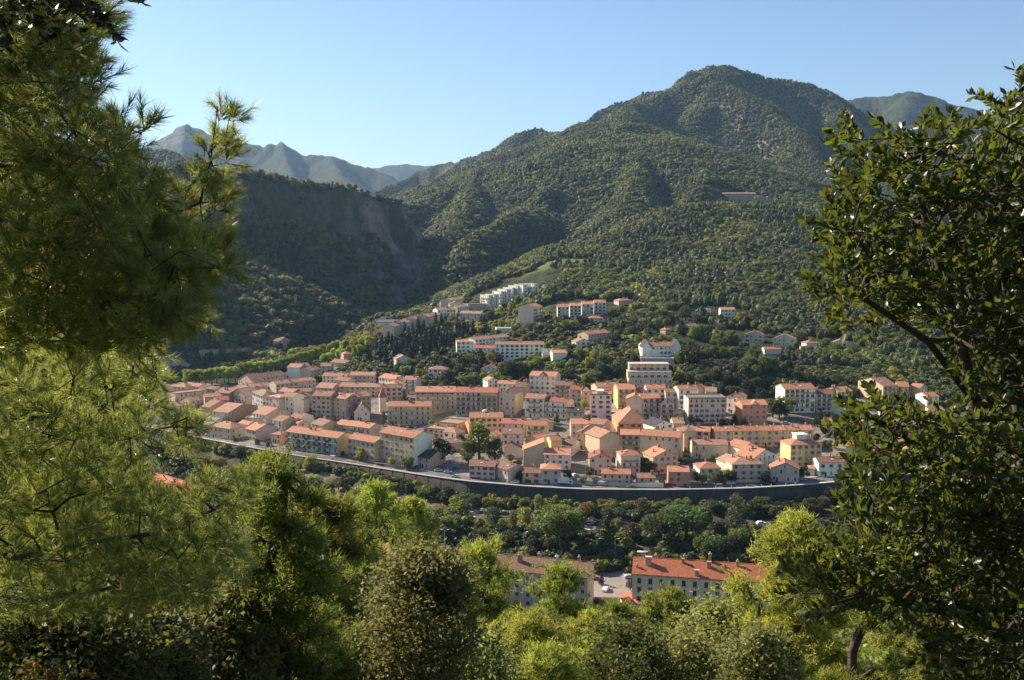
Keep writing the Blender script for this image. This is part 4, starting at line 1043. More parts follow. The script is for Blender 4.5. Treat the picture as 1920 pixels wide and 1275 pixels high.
# long terrace of seven and the four stepped hill houses
sx = [5, 155, 270, 388, 500, 612, 725, 845]; od = ['first', 'second', 'third', 'middle', 'third', 'second', 'last']
for i in range(7):
    lab = "terrace house with raised party wall, " + ["leftmost of the seven", "second from the left of seven", "third from the left of seven", "middle one of the seven", "third from the right of seven", "second from the right of seven", "rightmost of the seven"][i]
    house('D', sx[i] + 1, 768 - i * 1.6, sx[i + 1] - 1, 767 - (i + 1) * 1.6, 3, 10, 'G', 'yellow' if i % 2 else 'cream', 'or', 'gys', lab, name='terrace_house', extra=lambda root, W, D, H, rise: (lambda b: (b.prism([(W - .15, -.3, H - .3), (W - .15, D / 2, H + rise + .5), (W - .15, D + .3, H - .3)], (.3, 0, 0)), b.obj("party_wall", M_wall['cream'], root)))(MB()))
for i, (a, b_, y) in enumerate([(206, 306, 345), (312, 410, 334), (416, 515, 321), (521, 620, 307)]):
    house('F', a, y, b_, y, 4, 13, 'G', 'white', 'or', 'brb', "white stepped hill house with dark balconies, " + ["lowest of the four", "second up of the four", "third up of the four", "highest of the four"][i], name='stepped_house')
for i in range(9):
    xl = 1256 + i * 47 + (14 if i > 1 else 0); yl = (250, 244, 216, 200, 186, 168, 158, 154, 152)[i]
    house('E', xl, yl, xl + 42, yl - 1.6, (5, 5, 5, 5, 4, 4, 4, 3, 3)[i], 17, 'P', 'white', 'wh', 'pllew', "pale balconied flat-roofed block of the climbing hillside row, " + ["lowest of nine", "second from the bottom", "third from the bottom", "fourth from the bottom", "fifth and middle one", "fourth from the top", "third from the top", "second from the top", "highest and last"][i], name='apartment_block', cat='building')
house('F', 936, 680, 1252, 676, 3.4, 14, 'G', 'white', 'te', 'gys', "white chateau-like villa with two pointed side gables", extra=pediments, name='villa')
house('F', 920, 788, 1200, 790, 1.5, 7, 'P', 'grey', 'wh', 'n', "long white balustraded terrace under the chateau-like villa", name='terrace_wall', cat='terrace')
# stepped flats: three set-back tiers
def tiers(root, W, D, H, rise):
    for k, (z, y) in enumerate(((H, 5), (H + 4.5, 10))):
        b = MB(); b.box(1.5 * k, y, z + .1, W - 1.0 * k, y + 9, z + 4.3); b.box(1.5 * k - .2, y - .6, z + 4.3, W - k + .2, y + 9.2, z + 4.7); b.obj("tier", M_wall['beige'], root)
        for i in range(6): child("window", win_mesh('pl', 2.2, 1.5), root, W * (i + .7) / 6.6, y, z + .6); child("window", win_mesh('pl', .8, .8), root, W * (i + .9) / 6.8, y, z + 3.2)
house('F', 815, 962, 1188, 962, 2, 12, 'P', 'beige', 'wh', 'pl', "pale stepped flats in three set-back tiers below the villa", extra=tiers, name='stepped_flats', cat='building')

# church with a brick spire
def church():
    Y = march(640 + 255 / 4.552, 500 + 640 / 4.552, 0); p = at(640 + 255 / 4.552, 500 + 640 / 4.552, Y)
    m = Y / FPX; w = 40 / 4.552 * m; root = empty("church", (p.x, p.y, p.z), .3); tag(root, "brick church tower with a sharp tall spire beside the cypresses", "church")
    b = MB(); b.box(-w / 2, -w / 2, -3, w / 2, w / 2, 50 / 4.552 * m); b.obj("tower", paint("brick_tower", (.36, .20, .14), .9, .2, 1), root)
    r = MB(); z0 = 50 / 4.552 * m; z1 = 182 / 4.552 * m; n = 8; ring = [(math.cos(k * 6.283 / n + .39) * w * .5, math.sin(k * 6.283 / n + .39) * w * .5, z0) for k in range(n)]
    for k in range(n): r.poly([ring[k], ring[(k + 1) % n], (0, 0, z1)])
    r.poly(ring[::-1]); r.obj("spire", paint("spire_brick", (.28, .15, .11), .9, .2, 1), root)
    for a in (0, math.pi / 2, math.pi, -math.pi / 2):
        o = child("belfry_opening", win_mesh('pl', .9, 2.2), root, math.sin(a) * w / 2, -math.cos(a) * w / 2, z0 - 3.2, a)
    nv = MB(); nv.box(-w * .5, w / 2 + .01, -3, w * 1.2, w * 3, z0 * .6); nv.obj("nave", M_wall['tan'], root)
    nr = MB()
    for x0 in (-w * .6, w * 1.3): nr.prism([(x0, w / 2 + .01, z0 * .6), (w * .35, w / 2 + .01, z0 * .95), (w * .35, w * 3.1, z0 * .95), (x0, w * 3.1, z0 * .6)], (0, 0, .2))
    nr.obj("nave_roof", M_roof['te'], root)
church()

# fort on the ridge
def fort():
    Y = march(1392, 384, 0); p = at(1392, 384, Y); m = Y / FPX
    root = empty("fort", (p.x, p.y, p.z + 7), -.05); tag(root, "ruined stone fort on the wooded ridge crest", "fort")
    st = paint("fort_stone", (.30, .24, .20), .95, .25, .2)
    b = MB(); b.box(-40 * m, 0, -18, 25 * m, 22, 13 * m); b.obj("keep", st, root)
    b = MB(); b.prism([(-40 * m - .5, -.5, 13 * m), (25 * m, -.5, 13 * m), (25 * m, 22, 15.5 * m), (-40 * m - .5, 22, 15.5 * m)], (0, 0, .4)); b.obj("roof", M_roof['pa'], root)
    b = MB()
    b.box(-80 * m, -14, -18, 46 * m, -12.5, 3.5 * m); b.box(-80 * m, -15, -10, -76 * m, -11, 6 * m); b.box(42 * m, -16, -10, 48 * m, -10, 8 * m); b.box(20 * m, -12.4, -8, 44 * m, 10, 6 * m); b.obj("rampart", st, root)
    for i in range(7): child("window", win_mesh('pl', 1, 1.6), root, (-34 + i * 9) * m, 0, 7 * m)
fort()

# near buildings on our bank
M_nearroof = roofmat("near_tiles", (.50, .15, .07), (.58, .20, .105), .22)
def near_house(pl, pr, H, D, label, wc, rmat, wins, rise, name='apartment_block', side=None, nx=None):
    Yl = 325 / 1.0
    u, s = ray(*pl); zb = -3.5 * K
    Y = (zb + H - CZ) / s; a = Vector((u * Y, Y, zb + H)); u, s = ray(*pr); Y2 = (zb + H - CZ) / s; b_ = Vector((u * Y2, Y2, zb + H))
    d = b_ - a; W = d.length; ang = math.atan2(d.y, d.x); n0 = len(HOUSES)
    root = building(name, 'building', (a.x, a.y, zb), ang, W, D, H, 'G', wc, 'or', 'n', label, side, rise, 4)
    for ch in root.children:
        if ch.name.startswith('roof'):
            ch.data.materials[0] = rmat; ro = ch
            for cc in list(ch.children): bpy.data.objects.remove(cc)
    return root, W, D, H, ro, rise
root, W, D, H, ro, rise = near_house((1186, 1075), (1440, 1092), 13.2, 13, "white block of flats below us with a wide orange tiled roof and brown shutters", 'blush', M_nearroof, None, 3.4)
nx = 12
for i in range(nx):
    x = W * (i + .62) / nx
    for f in range(4): child("window", win_mesh('pl' if i > 4 else 'pl', 1.15, 1.9), root, x, 0, .8 + f * 3.05)
    if i < 5:
        b = MB(); b.box(-.56, -.13, 0, .56, -.08, 1.75); b.m = [0] * len(b.m)
        o = child("shutter", b.mesh("shutter", [M_sh['br']]), root, x, 0, .8 + 3 * 3.05 + .1)
for i in range(13):
    b = MB(); b.box(-.1, -.5, -.45, .1, .1, -.1); child("bracket", b.mesh("bracket", [M_sh['br']]), root, W * (i + .5) / 13, 0, H)
def stack(x, y, w, d, h, pots, mat=M_brick):
    z = H + rise * (1 - abs(y - D / 2) / (D / 2)); b = MB(); b.box(-w / 2, -d / 2, -1.2, w / 2, d / 2, h, 0); b.box(-w / 2 - .12, -d / 2 - .12, h, w / 2 + .12, d / 2 + .12, h + .15, 0)
    for k in range(pots): b.tube([((k - (pots - 1) / 2) * .7, 0, h + .15), ((k - (pots - 1) / 2) * .7, 0, h + .75)], [.22, .28], 8, 1)
    o = child("chimney", b.mesh("chimney", [mat, M_slab]), ro, x, y, z)
stack(W * .115, D * .30, 2.0, 1.3, 2.6, 0, M_wall['beige']); stack(W * .165, D * .56, .8, .7, 1.2, 1); stack(W * .375, D * .40, .9, .7, 1.6, 0); stack(W * .385, D * .56, .9, .7, 1.6, 1); stack(W * .57, D * .32, 1.3, .9, 2.0, 0); stack(W * .575, D * .5, 1.0, .8, 2.6, 1)
stack(W * .78, D * .42, .8, .7, 1.6, 1); stack(W * .48, D * .06, 1.4, .8, 1.8, 0, M_wall['grey']); stack(W * .03, D * .18, .5, .5, .9, 1)
root, W, D, H, ro, rise = near_house((878, 1062), (1101, 1083), 12.5, 12, "grey block of flats below us with a weathered brown roof", 'mauve', M_roof['br'], None, 3.2, side='beige')
for i in range(11):
    for f in range(4): child("window", win_mesh('wh' if (i * 7 + f) % 3 == 0 else 'pl', 1.1, 1.35), root, W * (i + .6) / 11, 0, 1.0 + f * 2.95)
stack(W * .42, D * .3, 1.5, 1.0, 2.4, 2); stack(W * .72, D * .42, .9, .8, 1.8, 1, M_wall['white']); stack(W * .9, D * .55, .8, .7, 1.5, 1); stack(W * .56, D * .6, 1.0, .8, 1.5, 1)
root, W, D, H, ro, rise = near_house((640, 1028), (722, 1046), 10.5, 11, "pink house below us half hidden by pines", 'pink', M_nearroof, None, 2.8, side='pink', name='house')
for i in range(3): child("window", win_mesh('pl', 1.0, 1.4), root, W, D * (i + .7) / 3.4, 6.5, math.pi / 2)
stack(W * .9, D * .5, .9, .8, 1.4, 1)
root, W, D, H, ro, rise = near_house((268, 900), (372, 934), 8, 12, "house with a red roof glimpsed through the pines at the left", 'grey', M_nearroof, None, 2.6, name='house')
for i in range(5): child("window", win_mesh('wh', 1.1, 1.4), root, W * (i + .5) / 5, 0, 4.8)
root, W, D, H, ro, rise = near_house((1163, 1118), (1180, 1140), 3.2, 6, "low garage with an orange roof beside the white block", 'white', M_nearroof, None, 1.2, name='garage')
import re
# ------------------------------------------------------------------ riverside road, wall, river
uu = np.linspace(-.75, .75, 400); RP = np.stack([uu * yroad(uu), yroad(uu)], 1)
for _ in range(12): RP[1:-1] = (RP[:-2] + RP[1:-1] * 2 + RP[2:]) / 4
seg = np.hypot(*np.diff(RP, axis=0).T); arc = np.concatenate([[0], np.cumsum(seg)])
NS = int(arc[-1] / 2.5); sa = np.linspace(0, arc[-1], NS); RC_ = np.stack([np.interp(sa, arc, RP[:, 0]), np.interp(sa, arc, RP[:, 1])], 1)
tg = np.gradient(RC_, axis=0); tg /= np.linalg.norm(tg, axis=1)[:, None]; NR = np.stack([-tg[:, 1], tg[:, 0]], 1)   # towards the town
def strip(name, o0, o1, z, mat, parent=None, z0=None):
    A = RC_ + NR * o0; B = RC_ + NR * o1; n = len(A)
    V = np.vstack([np.column_stack([A, np.full(n, z if z0 is None else z0)]), np.column_stack([B, np.full(n, z)])])
    i = np.arange(n - 1); F = np.stack([i, i + 1, i + 1 + n, i + n], 1)
    return link(name, np_mesh(name, V, F), parent, mat)
def wallstrip(name, o0, o1, zb, zt, mat, parent=None):
    A = RC_ + NR * o0; B = RC_ + NR * o1; n = len(A)
    V = np.vstack([np.column_stack([A, np.full(n, zb)]), np.column_stack([A, np.full(n, zt)]), np.column_stack([B, np.full(n, zt)]), np.column_stack([B, np.full(n, zb)])])
    i = np.arange(n - 1); F = np.vstack([np.stack([i + k * n, i + 1 + k * n, i + 1 + (k + 1) * n, i + (k + 1) * n], 1) for k in range(3)])
    return link(name, np_mesh(name, V, F), parent, mat)
M_asph = paint("asphalt", (.15, .14, .135), .9, .2, .2, 0); M_pave = paint("pavement_concrete", (.36, .31, .26), .9, .15, .3, 0); M_line = paint("road_paint", (.7, .7, .66), .7)
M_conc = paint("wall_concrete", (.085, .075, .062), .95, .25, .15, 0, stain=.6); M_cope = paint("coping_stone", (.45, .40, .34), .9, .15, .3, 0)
tag(strip("road", 2.6, 11.0, .07, M_asph), kind="structure"); tag(wallstrip("pavement", .55, 2.6, 0, .19, M_pave), kind="structure"); tag(wallstrip("pavement", 11.0, 14.0, 0, .17, M_pave), kind="structure")
b = MB()
for i in range(0, NS - 1, 3):
    p, q = RC_[i] + NR[i] * 6.8, RC_[i + 1] + NR[i + 1] * 6.8
    b.poly([(*(p - NR[i] * .09), .076), (*(q - NR[i] * .09), .076), (*(q + NR[i] * .09), .076), (*(p + NR[i] * .09), .076)])
for o in (2.95, 10.6):
    for i in range(0, NS - 1): p, q = RC_[i] + NR[i] * o, RC_[i + 1] + NR[i + 1] * o; b.poly([(*(p - NR[i] * .07), .076), (*(q - NR[i + 1] * .07), .076), (*(q + NR[i + 1] * .07), .076), (*(p + NR[i] * .07), .076)])
tag(b.obj("road_marking", M_line), kind="structure")
wr = empty("retaining_wall", (0, 0, 0)); tag(wr, "long curved concrete retaining wall with buttresses between the road and the river", "wall")
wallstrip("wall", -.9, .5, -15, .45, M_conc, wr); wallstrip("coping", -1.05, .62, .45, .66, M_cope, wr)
b = MB()
for i in range(4, NS - 4, 3):
    p = RC_[i] - NR[i] * .9; t = tg[i] * .16; nn = NR[i] * .24
    b.prism([(*(p - t), -15), (*(p + t), -15), (*(p + t - nn), -15), (*(p - t - nn), -15)], (0, 0, 15.4))
b.obj("buttress_ribs", M_conc, wr)
# river
m, n, l, out = nodes("river_water"); p = n.new("ShaderNodeBsdfPrincipled"); p.inputs['Roughness'].default_value = .12
tc = n.new("ShaderNodeTexCoord"); nz = n.new("ShaderNodeTexNoise"); nz.inputs['Scale'].default_value = .35; nz.inputs['Detail'].default_value = 8; l.new(tc.outputs['Object'], nz.inputs['Vector'])
cr = n.new("ShaderNodeValToRGB"); cr.color_ramp.elements[0].position = .55; cr.color_ramp.elements[0].color = (.05, .055, .04, 1); cr.color_ramp.elements[1].position = .66; cr.color_ramp.elements[1].color = (.75, .75, .72, 1)
l.new(nz.outputs[0], cr.inputs[0]); l.new(cr.outputs[0], p.inputs['Base Color']); bp = n.new("ShaderNodeBump"); bp.inputs['Strength'].default_value = .6; l.new(nz.outputs[0], bp.inputs['Height']); l.new(bp.outputs[0], p.inputs['Normal']); l.new(p.outputs[0], out.inputs[0])
tag(strip("river_water", -48, -10, -8.9, m), kind="structure")

# streets and yards on our bank
ZB = -3.5 * K
def onz(px, py, z): u, s = ray(px, py); Y = (z - CZ) / s; return (u * Y, Y, z)
def sheet(name, pts, z, mat): b = MB(); b.poly([onz(x, y, z) for x, y in pts]); return tag(b.obj(name, mat), kind="structure")
sheet("street", [(560, 1046), (1480, 1074), (1480, 1056), (560, 1030)], ZB + .10, M_asph)
sheet("car_park", [(700, 1030.5), (1440, 1055.5), (1430, 1040), (720, 1016)], ZB + .09, M_asph)
sheet("yard", [(1104, 1150), (1184, 1150), (1192, 1066.5), (1112, 1063.5)], ZB + .06, paint("worn_tarmac", (.30, .25, .21), .95, .2, .2, 0))
sheet("hill_car_park", [(1312, 681), (1400, 684), (1402, 676), (1318, 673)], march(1357, 678, 0) * ray(1357, 678)[1] + CZ + .3, M_asph)

# vehicles
CARP = {k: gloss(k + "_car_paint", v, .35) for k, v in {'white': (.75, .75, .75), 'silver': (.42, .43, .45), 'dark': (.03, .032, .04), 'blue': (.05, .10, .28), 'red': (.35, .03, .03), 'grey': (.18, .18, .19)}.items()}
M_tyre = paint("tyre_rubber", (.02, .02, .02), .9); M_cglass = gloss("car_glass", (.02, .025, .03), .08); M_rim = gloss("wheel_rim", (.4, .4, .42), .3, .8); M_lamp = gloss("lamp_lens", (.8, .78, .7), .2)
VM = {}
def vehicle(kind, colr, P, ang, label, cat):
    root = empty({'car': "parked_car", 'van': "van", 'truck': "box_truck"}[kind], P, ang); tag(root, label, cat)
    if kind not in VM:
        L_, W_ = {'car': (4.2, 1.75), 'van': (5.2, 2.0), 'truck': (7.0, 2.3)}[kind]; out = []
        b = MB()
        if kind == 'car': prof = [(-2.1, .3), (2.1, .3), (2.12, .62), (1.95, .78), (1.0, .9), (.35, 1.38), (-1.2, 1.42), (-1.9, .98), (-2.1, .85)]
        elif kind == 'van': prof = [(-2.6, .35), (2.6, .35), (2.6, .9), (1.95, 1.15), (1.35, 1.95), (-2.55, 2.05)]
        else: prof = [(1.35, .4), (3.5, .4), (3.5, 1.1), (3.3, 2.1), (1.35, 2.2)]
        b.prism([(x, -W_ / 2, z) for x, z in prof], (0, W_, 0)); out.append(("body", b, 'paint'))
        b = MB(); 
        g_ = {'car': [(.92, .93), (.36, 1.33), (-1.15, 1.37), (-1.75, .96)], 'van': [(1.9, 1.2), (1.38, 1.88), (.3, 1.9), (.3, 1.2)], 'truck': [(3.35, 1.25), (3.2, 2.0), (1.9, 2.0), (1.9, 1.25)]}[kind]
        for y in (-W_ / 2 - .012, W_ / 2 - .008): b.prism([(x, y, z) for x, z in g_], (0, .02, 0))
        a, c = g_[0], g_[1]; b.prism([(a[0] + .06, -W_ / 2 + .15, a[1]), (a[0] + .06, W_ / 2 - .15, a[1]), (c[0] + .06, W_ / 2 - .2, c[1]), (c[0] + .06, -W_ / 2 + .2, c[1])], (.02, 0, .02)); out.append(("window_glass", b, M_cglass))
        if kind == 'truck':
            b = MB(); b.box(-3.5, -1.15, .75, 1.2, 1.15, 3.1); out.append(("cargo_box", b, 'paint')); b = MB(); b.box(-3.4, -.9, .5, 1.3, .9, .74); out.append(("chassis", b, M_tyre))
        for s_ in (-1, 1):
            for x in {'car': (1.3, -1.3), 'van': (1.7, -1.6), 'truck': (2.4, -2.2)}[kind]:
                b = MB(); r = .32 if kind != 'truck' else .42; b.tube([(x, s_ * (W_ / 2 - .2), r), (x, s_ * (W_ / 2 + .02), r)], r, 12, 0); b.tube([(x, s_ * (W_ / 2 + .015), r), (x, s_ * (W_ / 2 + .03), r)], r * .55, 10, 1); out.append(("wheel", b, [M_tyre, M_rim]))
            b = MB(); xe = {'car': 2.08, 'van': 2.58, 'truck': 3.5}[kind]; b.box(xe - .1, s_ * W_ * .36 - .15, .6, xe + .05, s_ * W_ * .36 + .15, .76); out.append(("headlight", b, M_lamp))
        VM[kind] = out
        for i, (nm, b, mt) in enumerate(out): out[i] = (nm, b, mt, {})
    for nm, b, mt, cache in VM[kind]:
        k = colr if mt == 'paint' else 0
        if k not in cache: cache[k] = b.mesh(nm, [CARP[colr]] if mt == 'paint' else mt if isinstance(mt, list) else [mt])
        o = bpy.data.objects.new(nm, cache[k]); col.objects.link(o); o.parent = root
def roadpos(px, py):
    Y = -(CZ) / ray(px, py)[1]; u = ray(px, py)[0]; P = Vector((u * Y, Y, .08)); i = int(np.argmin(np.hypot(RC_[:, 0] - P.x, RC_[:, 1] - P.y))); return P, math.atan2(tg[i][1], tg[i][0]), i
for px, off, kd, cl, lab in [(399, 9, 'car', 'dark', "dark car on the riverside road, furthest left in the open stretch"), (434, 9, 'car', 'silver', "silver car following the dark one on the riverside road"), (467, 4.8, 'car', 'white', "white car just left of the pine top on the road"),
        (573, 8.8, 'car', 'white', "white car just right of the pine top on the road"), (612, 4.8, 'van', 'white', "small white van below the yellow end wall"), (748, 8.9, 'car', 'white', "white car passing the tallest tan block"), (893, 9, 'car', 'dark', "dark car before the mauve house"),
        (1005, 9.1, 'car', 'dark', "dark car in the shade left of the box truck"), (1058, 8.8, 'truck', 'white', "white box truck in front of the side street"), (1136, 8.7, 'van', 'silver', "pale van following the box truck"), (336, 9, 'car', 'white', "white car half hidden by the left pines on the road")]:
    u = ray(px, 850)[0]; i = int(np.argmin(np.abs(RC_[:, 0] / RC_[:, 1] - u))); P = RC_[i] + NR[i] * off; vehicle(kd, cl, (P[0], P[1], .08), math.atan2(tg[i][1], tg[i][0]) + (0 if off > 7 else math.pi), lab, 'truck' if kd == 'truck' else kd)
def park(px, py, kd, cl, ang, lab, z=None, lo=None):
    if z is None: Y = march(px, py, 0, lo=lo); P = at(px, py, Y); P.z += .12
    else: P = Vector(onz(px, py, z))
    vehicle(kd, cl, P, ang, lab, kd)
for a in [(781, 878, 'car', 'blue', .3, "dark blue car parked by the slate-roofed small house"), (822, 884, 'car', 'white', .05, "white car parked by the road, left one of the white pair"), (840, 887, 'car', 'white', .05, "white car parked by the road, right one of the white pair"), (836, 868, 'car', 'silver', 1.3, "silver car in the shaded parking area under the plane tree"),
          (1071, 898, 'car', 'silver', .9, "silver car parked in the side street behind the box truck"), (1077, 893, 'car', 'white', .9, "white car parked furthest up the side street"), (1357, 679, 'car', 'silver', .1, "silver car on the hillside car park"), (1342, 679, 'car', 'dark', .1, "dark car on the hillside car park"), (1329, 680, 'car', 'grey', .1, "grey car at the left end of the hillside car park"),
          (1066, 608, 'car', 'white', .3, "white car below the four stepped hill houses"), (972, 606, 'car', 'white', 1.2, "white car on the lane under the slim tower of flats"), (964, 598, 'car', 'silver', 1.2, "silver car on the lane under the slim tower of flats"), (1165, 792, 'car', 'white', .1, "white car between the tower block and the blank pink gable"), (1268, 774, 'car', 'white', .1, "white car under the red-shuttered house")]: park(*a)
for a in [(1136, 1107, 'car', 'white', 1.2, "white car parked askew in the yard beside the white block"), (1120, 1127, 'car', 'dark', 1.3, "dark car at the near end of the yard"), (1181, 1084, 'car', 'silver', .05, "pale car half behind the white block's corner"), (1113, 1084, 'car', 'red', 1.5, "red car beside the conical shrub"), (915, 1027, 'van', 'blue', 1.3, "blue van in the tree-shaded car park"),
          (960, 1032, 'car', 'white', 1.3, "white car in the tree-shaded car park"), (948, 1031, 'car', 'dark', 1.3, "dark car next to the white one in the tree-shaded car park"), (1082, 1041, 'van', 'white', 1.5, "white van parked behind the grey block"), (1095, 1041, 'car', 'blue', 1.5, "blue car beside the white van behind the grey block"), (1108, 1055, 'car', 'silver', .05, "silver car on the street behind the grey block"),
          (1208, 1043, 'van', 'white', .1, "white van just behind the white block's left chimneys"), (1352, 1046, 'car', 'blue', 1.4, "blue car under the pines behind the white block"), (1367, 1047, 'car', 'white', 1.4, "white car under the pines behind the white block"), (1385, 1048, 'car', 'grey', 1.4, "grey car under the pines behind the white block"), (1427, 983, 'car', 'white', .2, "white car on the far bank strip right of the tall gum tree")]: park(*a, z=ZB + .12)

for n_, (px, off, kd, cl, sp_) in enumerate([(520, 4.8, 'car', 'dark', "on the road hidden behind the pine top"), (548, 9, 'car', 'silver', "just above the pine top's right edge"), (655, 9, 'car', 'silver', "below the cream house with the yellow end"), (700, 4.8, 'car', 'dark', "below the gap before the tallest tan block"), (845, 4.8, 'car', 'silver', "heading left below the parking area"),
        (955, 4.8, 'car', 'white', "heading left before the mauve house's pink gable"), (1190, 4.8, 'car', 'grey', "heading left below the white garden wall"), (1265, 9, 'car', 'red', "right of the salmon roadside house"), (1385, 8.9, 'car', 'white', "before the square beige house"), (1455, 4.8, 'car', 'dark', "heading left before the grey gabled house"), (1530, 9, 'car', 'silver', "before the white roadside house with the brown roof")]):
    u = ray(px, 850)[0]; i = int(np.argmin(np.abs(RC_[:, 0] / RC_[:, 1] - u))); P = RC_[i] + NR[i] * off; vehicle(kd, cl, (P[0], P[1], .08), math.atan2(tg[i][1], tg[i][0]) + (0 if off > 7 else math.pi), cl + " car on the riverside road " + sp_, kd)
H3c = np.array([[h[0], h[1], h[4]] for h in HOUSES]); nc_ = 0
for _ in range(900):
    u = R.uniform(-.30, .36); Y = float(yroad(u)) + R.uniform(16, 130); x = u * Y; dd_ = np.hypot(H3c[:, 0] - x, H3c[:, 1] - Y) - H3c[:, 2]; j_ = int(np.argmin(dd_))
    if dd_[j_] < 1.5 or nc_ >= 26: continue
    nc_ += 1; cl = R.choice(['white', 'silver', 'dark', 'grey', 'blue', 'red', 'white']); ws_ = ("small " + cl + " car parked near the " + re.sub(",.*", "", HOUSES[j_][2])).split()[:15]
    while ws_[-1] in ('the', 'a', 'of', 'with', 'and', 'at', 'in', 'by', 'on', 'its', 'two', 'wide', 'dark'): ws_ = ws_[:-1]
    vehicle('car', cl, (x, Y, g(x, Y) + .1), R.choice([.1, 1.5, -.5]), " ".join(ws_), 'car'); HOUSES.append((x, Y, HOUSES[j_][2], 0, 2.5))
# street lamps
M_pole = paint("lamp_pole", (.42, .43, .42), .5)
def lamp(P, h, label, arms=1, ang=0.0):
    root = empty("street_lamp", P, ang); tag(root, label, "street lamp")
    b = MB(); b.tube([(0, 0, -.5), (0, 0, h)], [.11, .07], 6); b.obj("pole", M_pole, root)
    for a in range(arms):
        s_ = 1 - 2 * a; b = MB(); b.tube([(0, 0, h - .05), (s_ * .6, 0, h + .3), (s_ * 1.3, 0, h + .35)], .05, 5); b.obj("arm", M_pole, root); b = MB(); b.box(s_ * 1.3 - .4, -.18, h + .25, s_ * 1.3 + .4, .18, h + .42); b.obj("lamp_head", M_lamp, root)
for px, py, lab, ar in [(834, 1034, "double street lamp left of the grey block's roof", 2), (982, 1038, "street lamp above the grey block's roof", 1), (1153, 1052, "street lamp over the clipped hedge", 1), (1330, 1046, "street lamp above the white block's roof", 1)]: lamp(onz(px, py, ZB), 8.5, lab, ar)
for i, px in enumerate((395, 640, 812, 985, 1150, 1310, 1470)):
    u = ray(px, 850)[0]; k = int(np.argmin(np.abs(RC_[:, 0] / RC_[:, 1] - u))); P = RC_[k] + NR[k] * (13.2 if i else 12.6)
    lamp((P[0], P[1], .1), 7.5, "slim street lamp on the town side of the road, " + ["by the low long house", "by the yellow end wall", "by the parked white pair", "by the low cream cottage", "by the pale van", "by the salmon roadside house", "by the grey gabled house"][i], 1, math.atan2(tg[k][1], tg[k][0]) - 1.57)
M_bol = paint("bollard_paint", (.75, .73, .68), .5); bb = MB(); bb.tube([(0, 0, -.05), (0, 0, .9), (0, 0, 1.15)], [.12, .12, .2], 8); bm = bb.mesh("bollard", [M_bol])
for px in (1290, 1345, 1370, 1400, 1426, 1450, 1470, 1492):
    u = ray(px, 900)[0]; k = int(np.argmin(np.abs(RC_[:, 0] / RC_[:, 1] - u))); P = RC_[k] - NR[k] * .1; o = bpy.data.objects.new("bollard", bm); col.objects.link(o); o.location = (P[0], P[1], .66); tag(o, "small white bollard on the coping of the river wall", "bollard", "bollards on the river wall")
# white garden walls by the road
def gwall(p0, p1, h, label, mat, z=.1):
    a, c = Vector(onz(*p0, z)), Vector(onz(*p1, z)); d = c - a; root = empty("garden_wall", a, math.atan2(d.y, d.x)); tag(root, label, "wall")
    b = MB(); b.box(0, 0, -.5, d.length, .25, h); b.obj("wall", mat, root); b = MB(); b.box(-.05, -.06, h, d.length + .05, .31, h + .1); b.obj("coping", M_cope, root)
gwall((1087, 908), (1182, 913), 1.8, "grey garden wall beside the side street mouth", M_wall['grey']); gwall((1184, 913), (1244, 914), 2.0, "white garden wall left of the salmon roadside house", M_wall['white']); gwall((1325, 905), (1440, 904), 1.4, "low wall and hedge line by the square beige house", M_wall['beige'])
gwall((702, 872), (760, 879), 1.3, "low stone wall before the tallest tan block", M_wall['brown']); gwall((640, 858), (700, 869), 1.2, "low stone wall before the cream house with the yellow end", M_wall['tan'])
hh = empty("street_hedge", onz(1150, 1062, ZB)); tag(hh, "yellow-green clipped hedge on a street wall between the two near blocks", "hedge")
b = MB(); b.box(-11, .5, -.2, 8, 2.4, 1.5); b.obj("planter_wall", M_conc, hh)
P_ = rng.uniform([-10.5, .3, 1.4], [7.5, 2.8, 3.4], (2600, 3)); V, F = leaf_quads(P_, .28, rng, .4); link("foliage", np_mesh("foliage", V, F), hh, M_leaf['plane'])

# ------------------------------------------------------------------ single trees
KINDS = {}
def tree_kind(key, name, shape, h, w, n, size, mat, seeds, trunk=.3, up=.3, tw=.9):
    lst = []
    for sd_ in seeds:
        cm = crown_mesh("crown", shape, h * tw, w, n, size, sd_, up); cm.materials.append(M_leaf[mat]); tm = trunk_mesh(h * .85, trunk, w * .8, sd_)
        lst.append((cm, tm))
    KINDS[key] = (name, lst, h, w, h * (1 - tw))
tree_kind('g', "leafy_tree", 'round', 10, 4.6, 1900, .36, 'green', (11, 12, 13)); tree_kind('o', "oak_tree", 'round', 10, 4.8, 1900, .36, 'oak', (14, 15)); tree_kind('d', "dark_tree", 'round', 10, 4.8, 1800, .38, 'dark', (16, 17))
tree_kind('y', "yellowing_tree", 'round', 10, 4.3, 1700, .36, 'yellow', (18, 19)); tree_kind('s', "silvery_tree", 'round', 10, 4.3, 1700, .33, 'olive', (20,)); tree_kind('p', "plane_tree", 'round', 14, 5.2, 2400, .42, 'plane', (21, 22, 23), .4, .3, .82)
tree_kind('c', "cypress_tree", 'cypress', 14, 1.7, 1100, .34, 'cypress', (24, 25), .2, 0, .97); tree_kind('f', "fir_tree", 'cone', 12, 3.6, 1300, .36, 'dark', (26,)); tree_kind('l', "poplar_tree", 'poplar', 13, 2.6, 1500, .34, 'green', (27, 28))
tree_kind('u', "stone_pine", 'umbrella', 14, 7.5, 6500, .36, 'dark', (29, 30), .4, .5, .75); tree_kind('e', "gum_tree", 'poplar', 20, 5.0, 3200, .36, 'olive', (31,), .45, .2, .9); tree_kind('b', "browning_tree", 'round', 10, 4.2, 1500, .34, 'brown', (32,)); tree_kind('k', "golden_tree", 'round', 7, 3.0, 900, .30, 'gold', (33,))
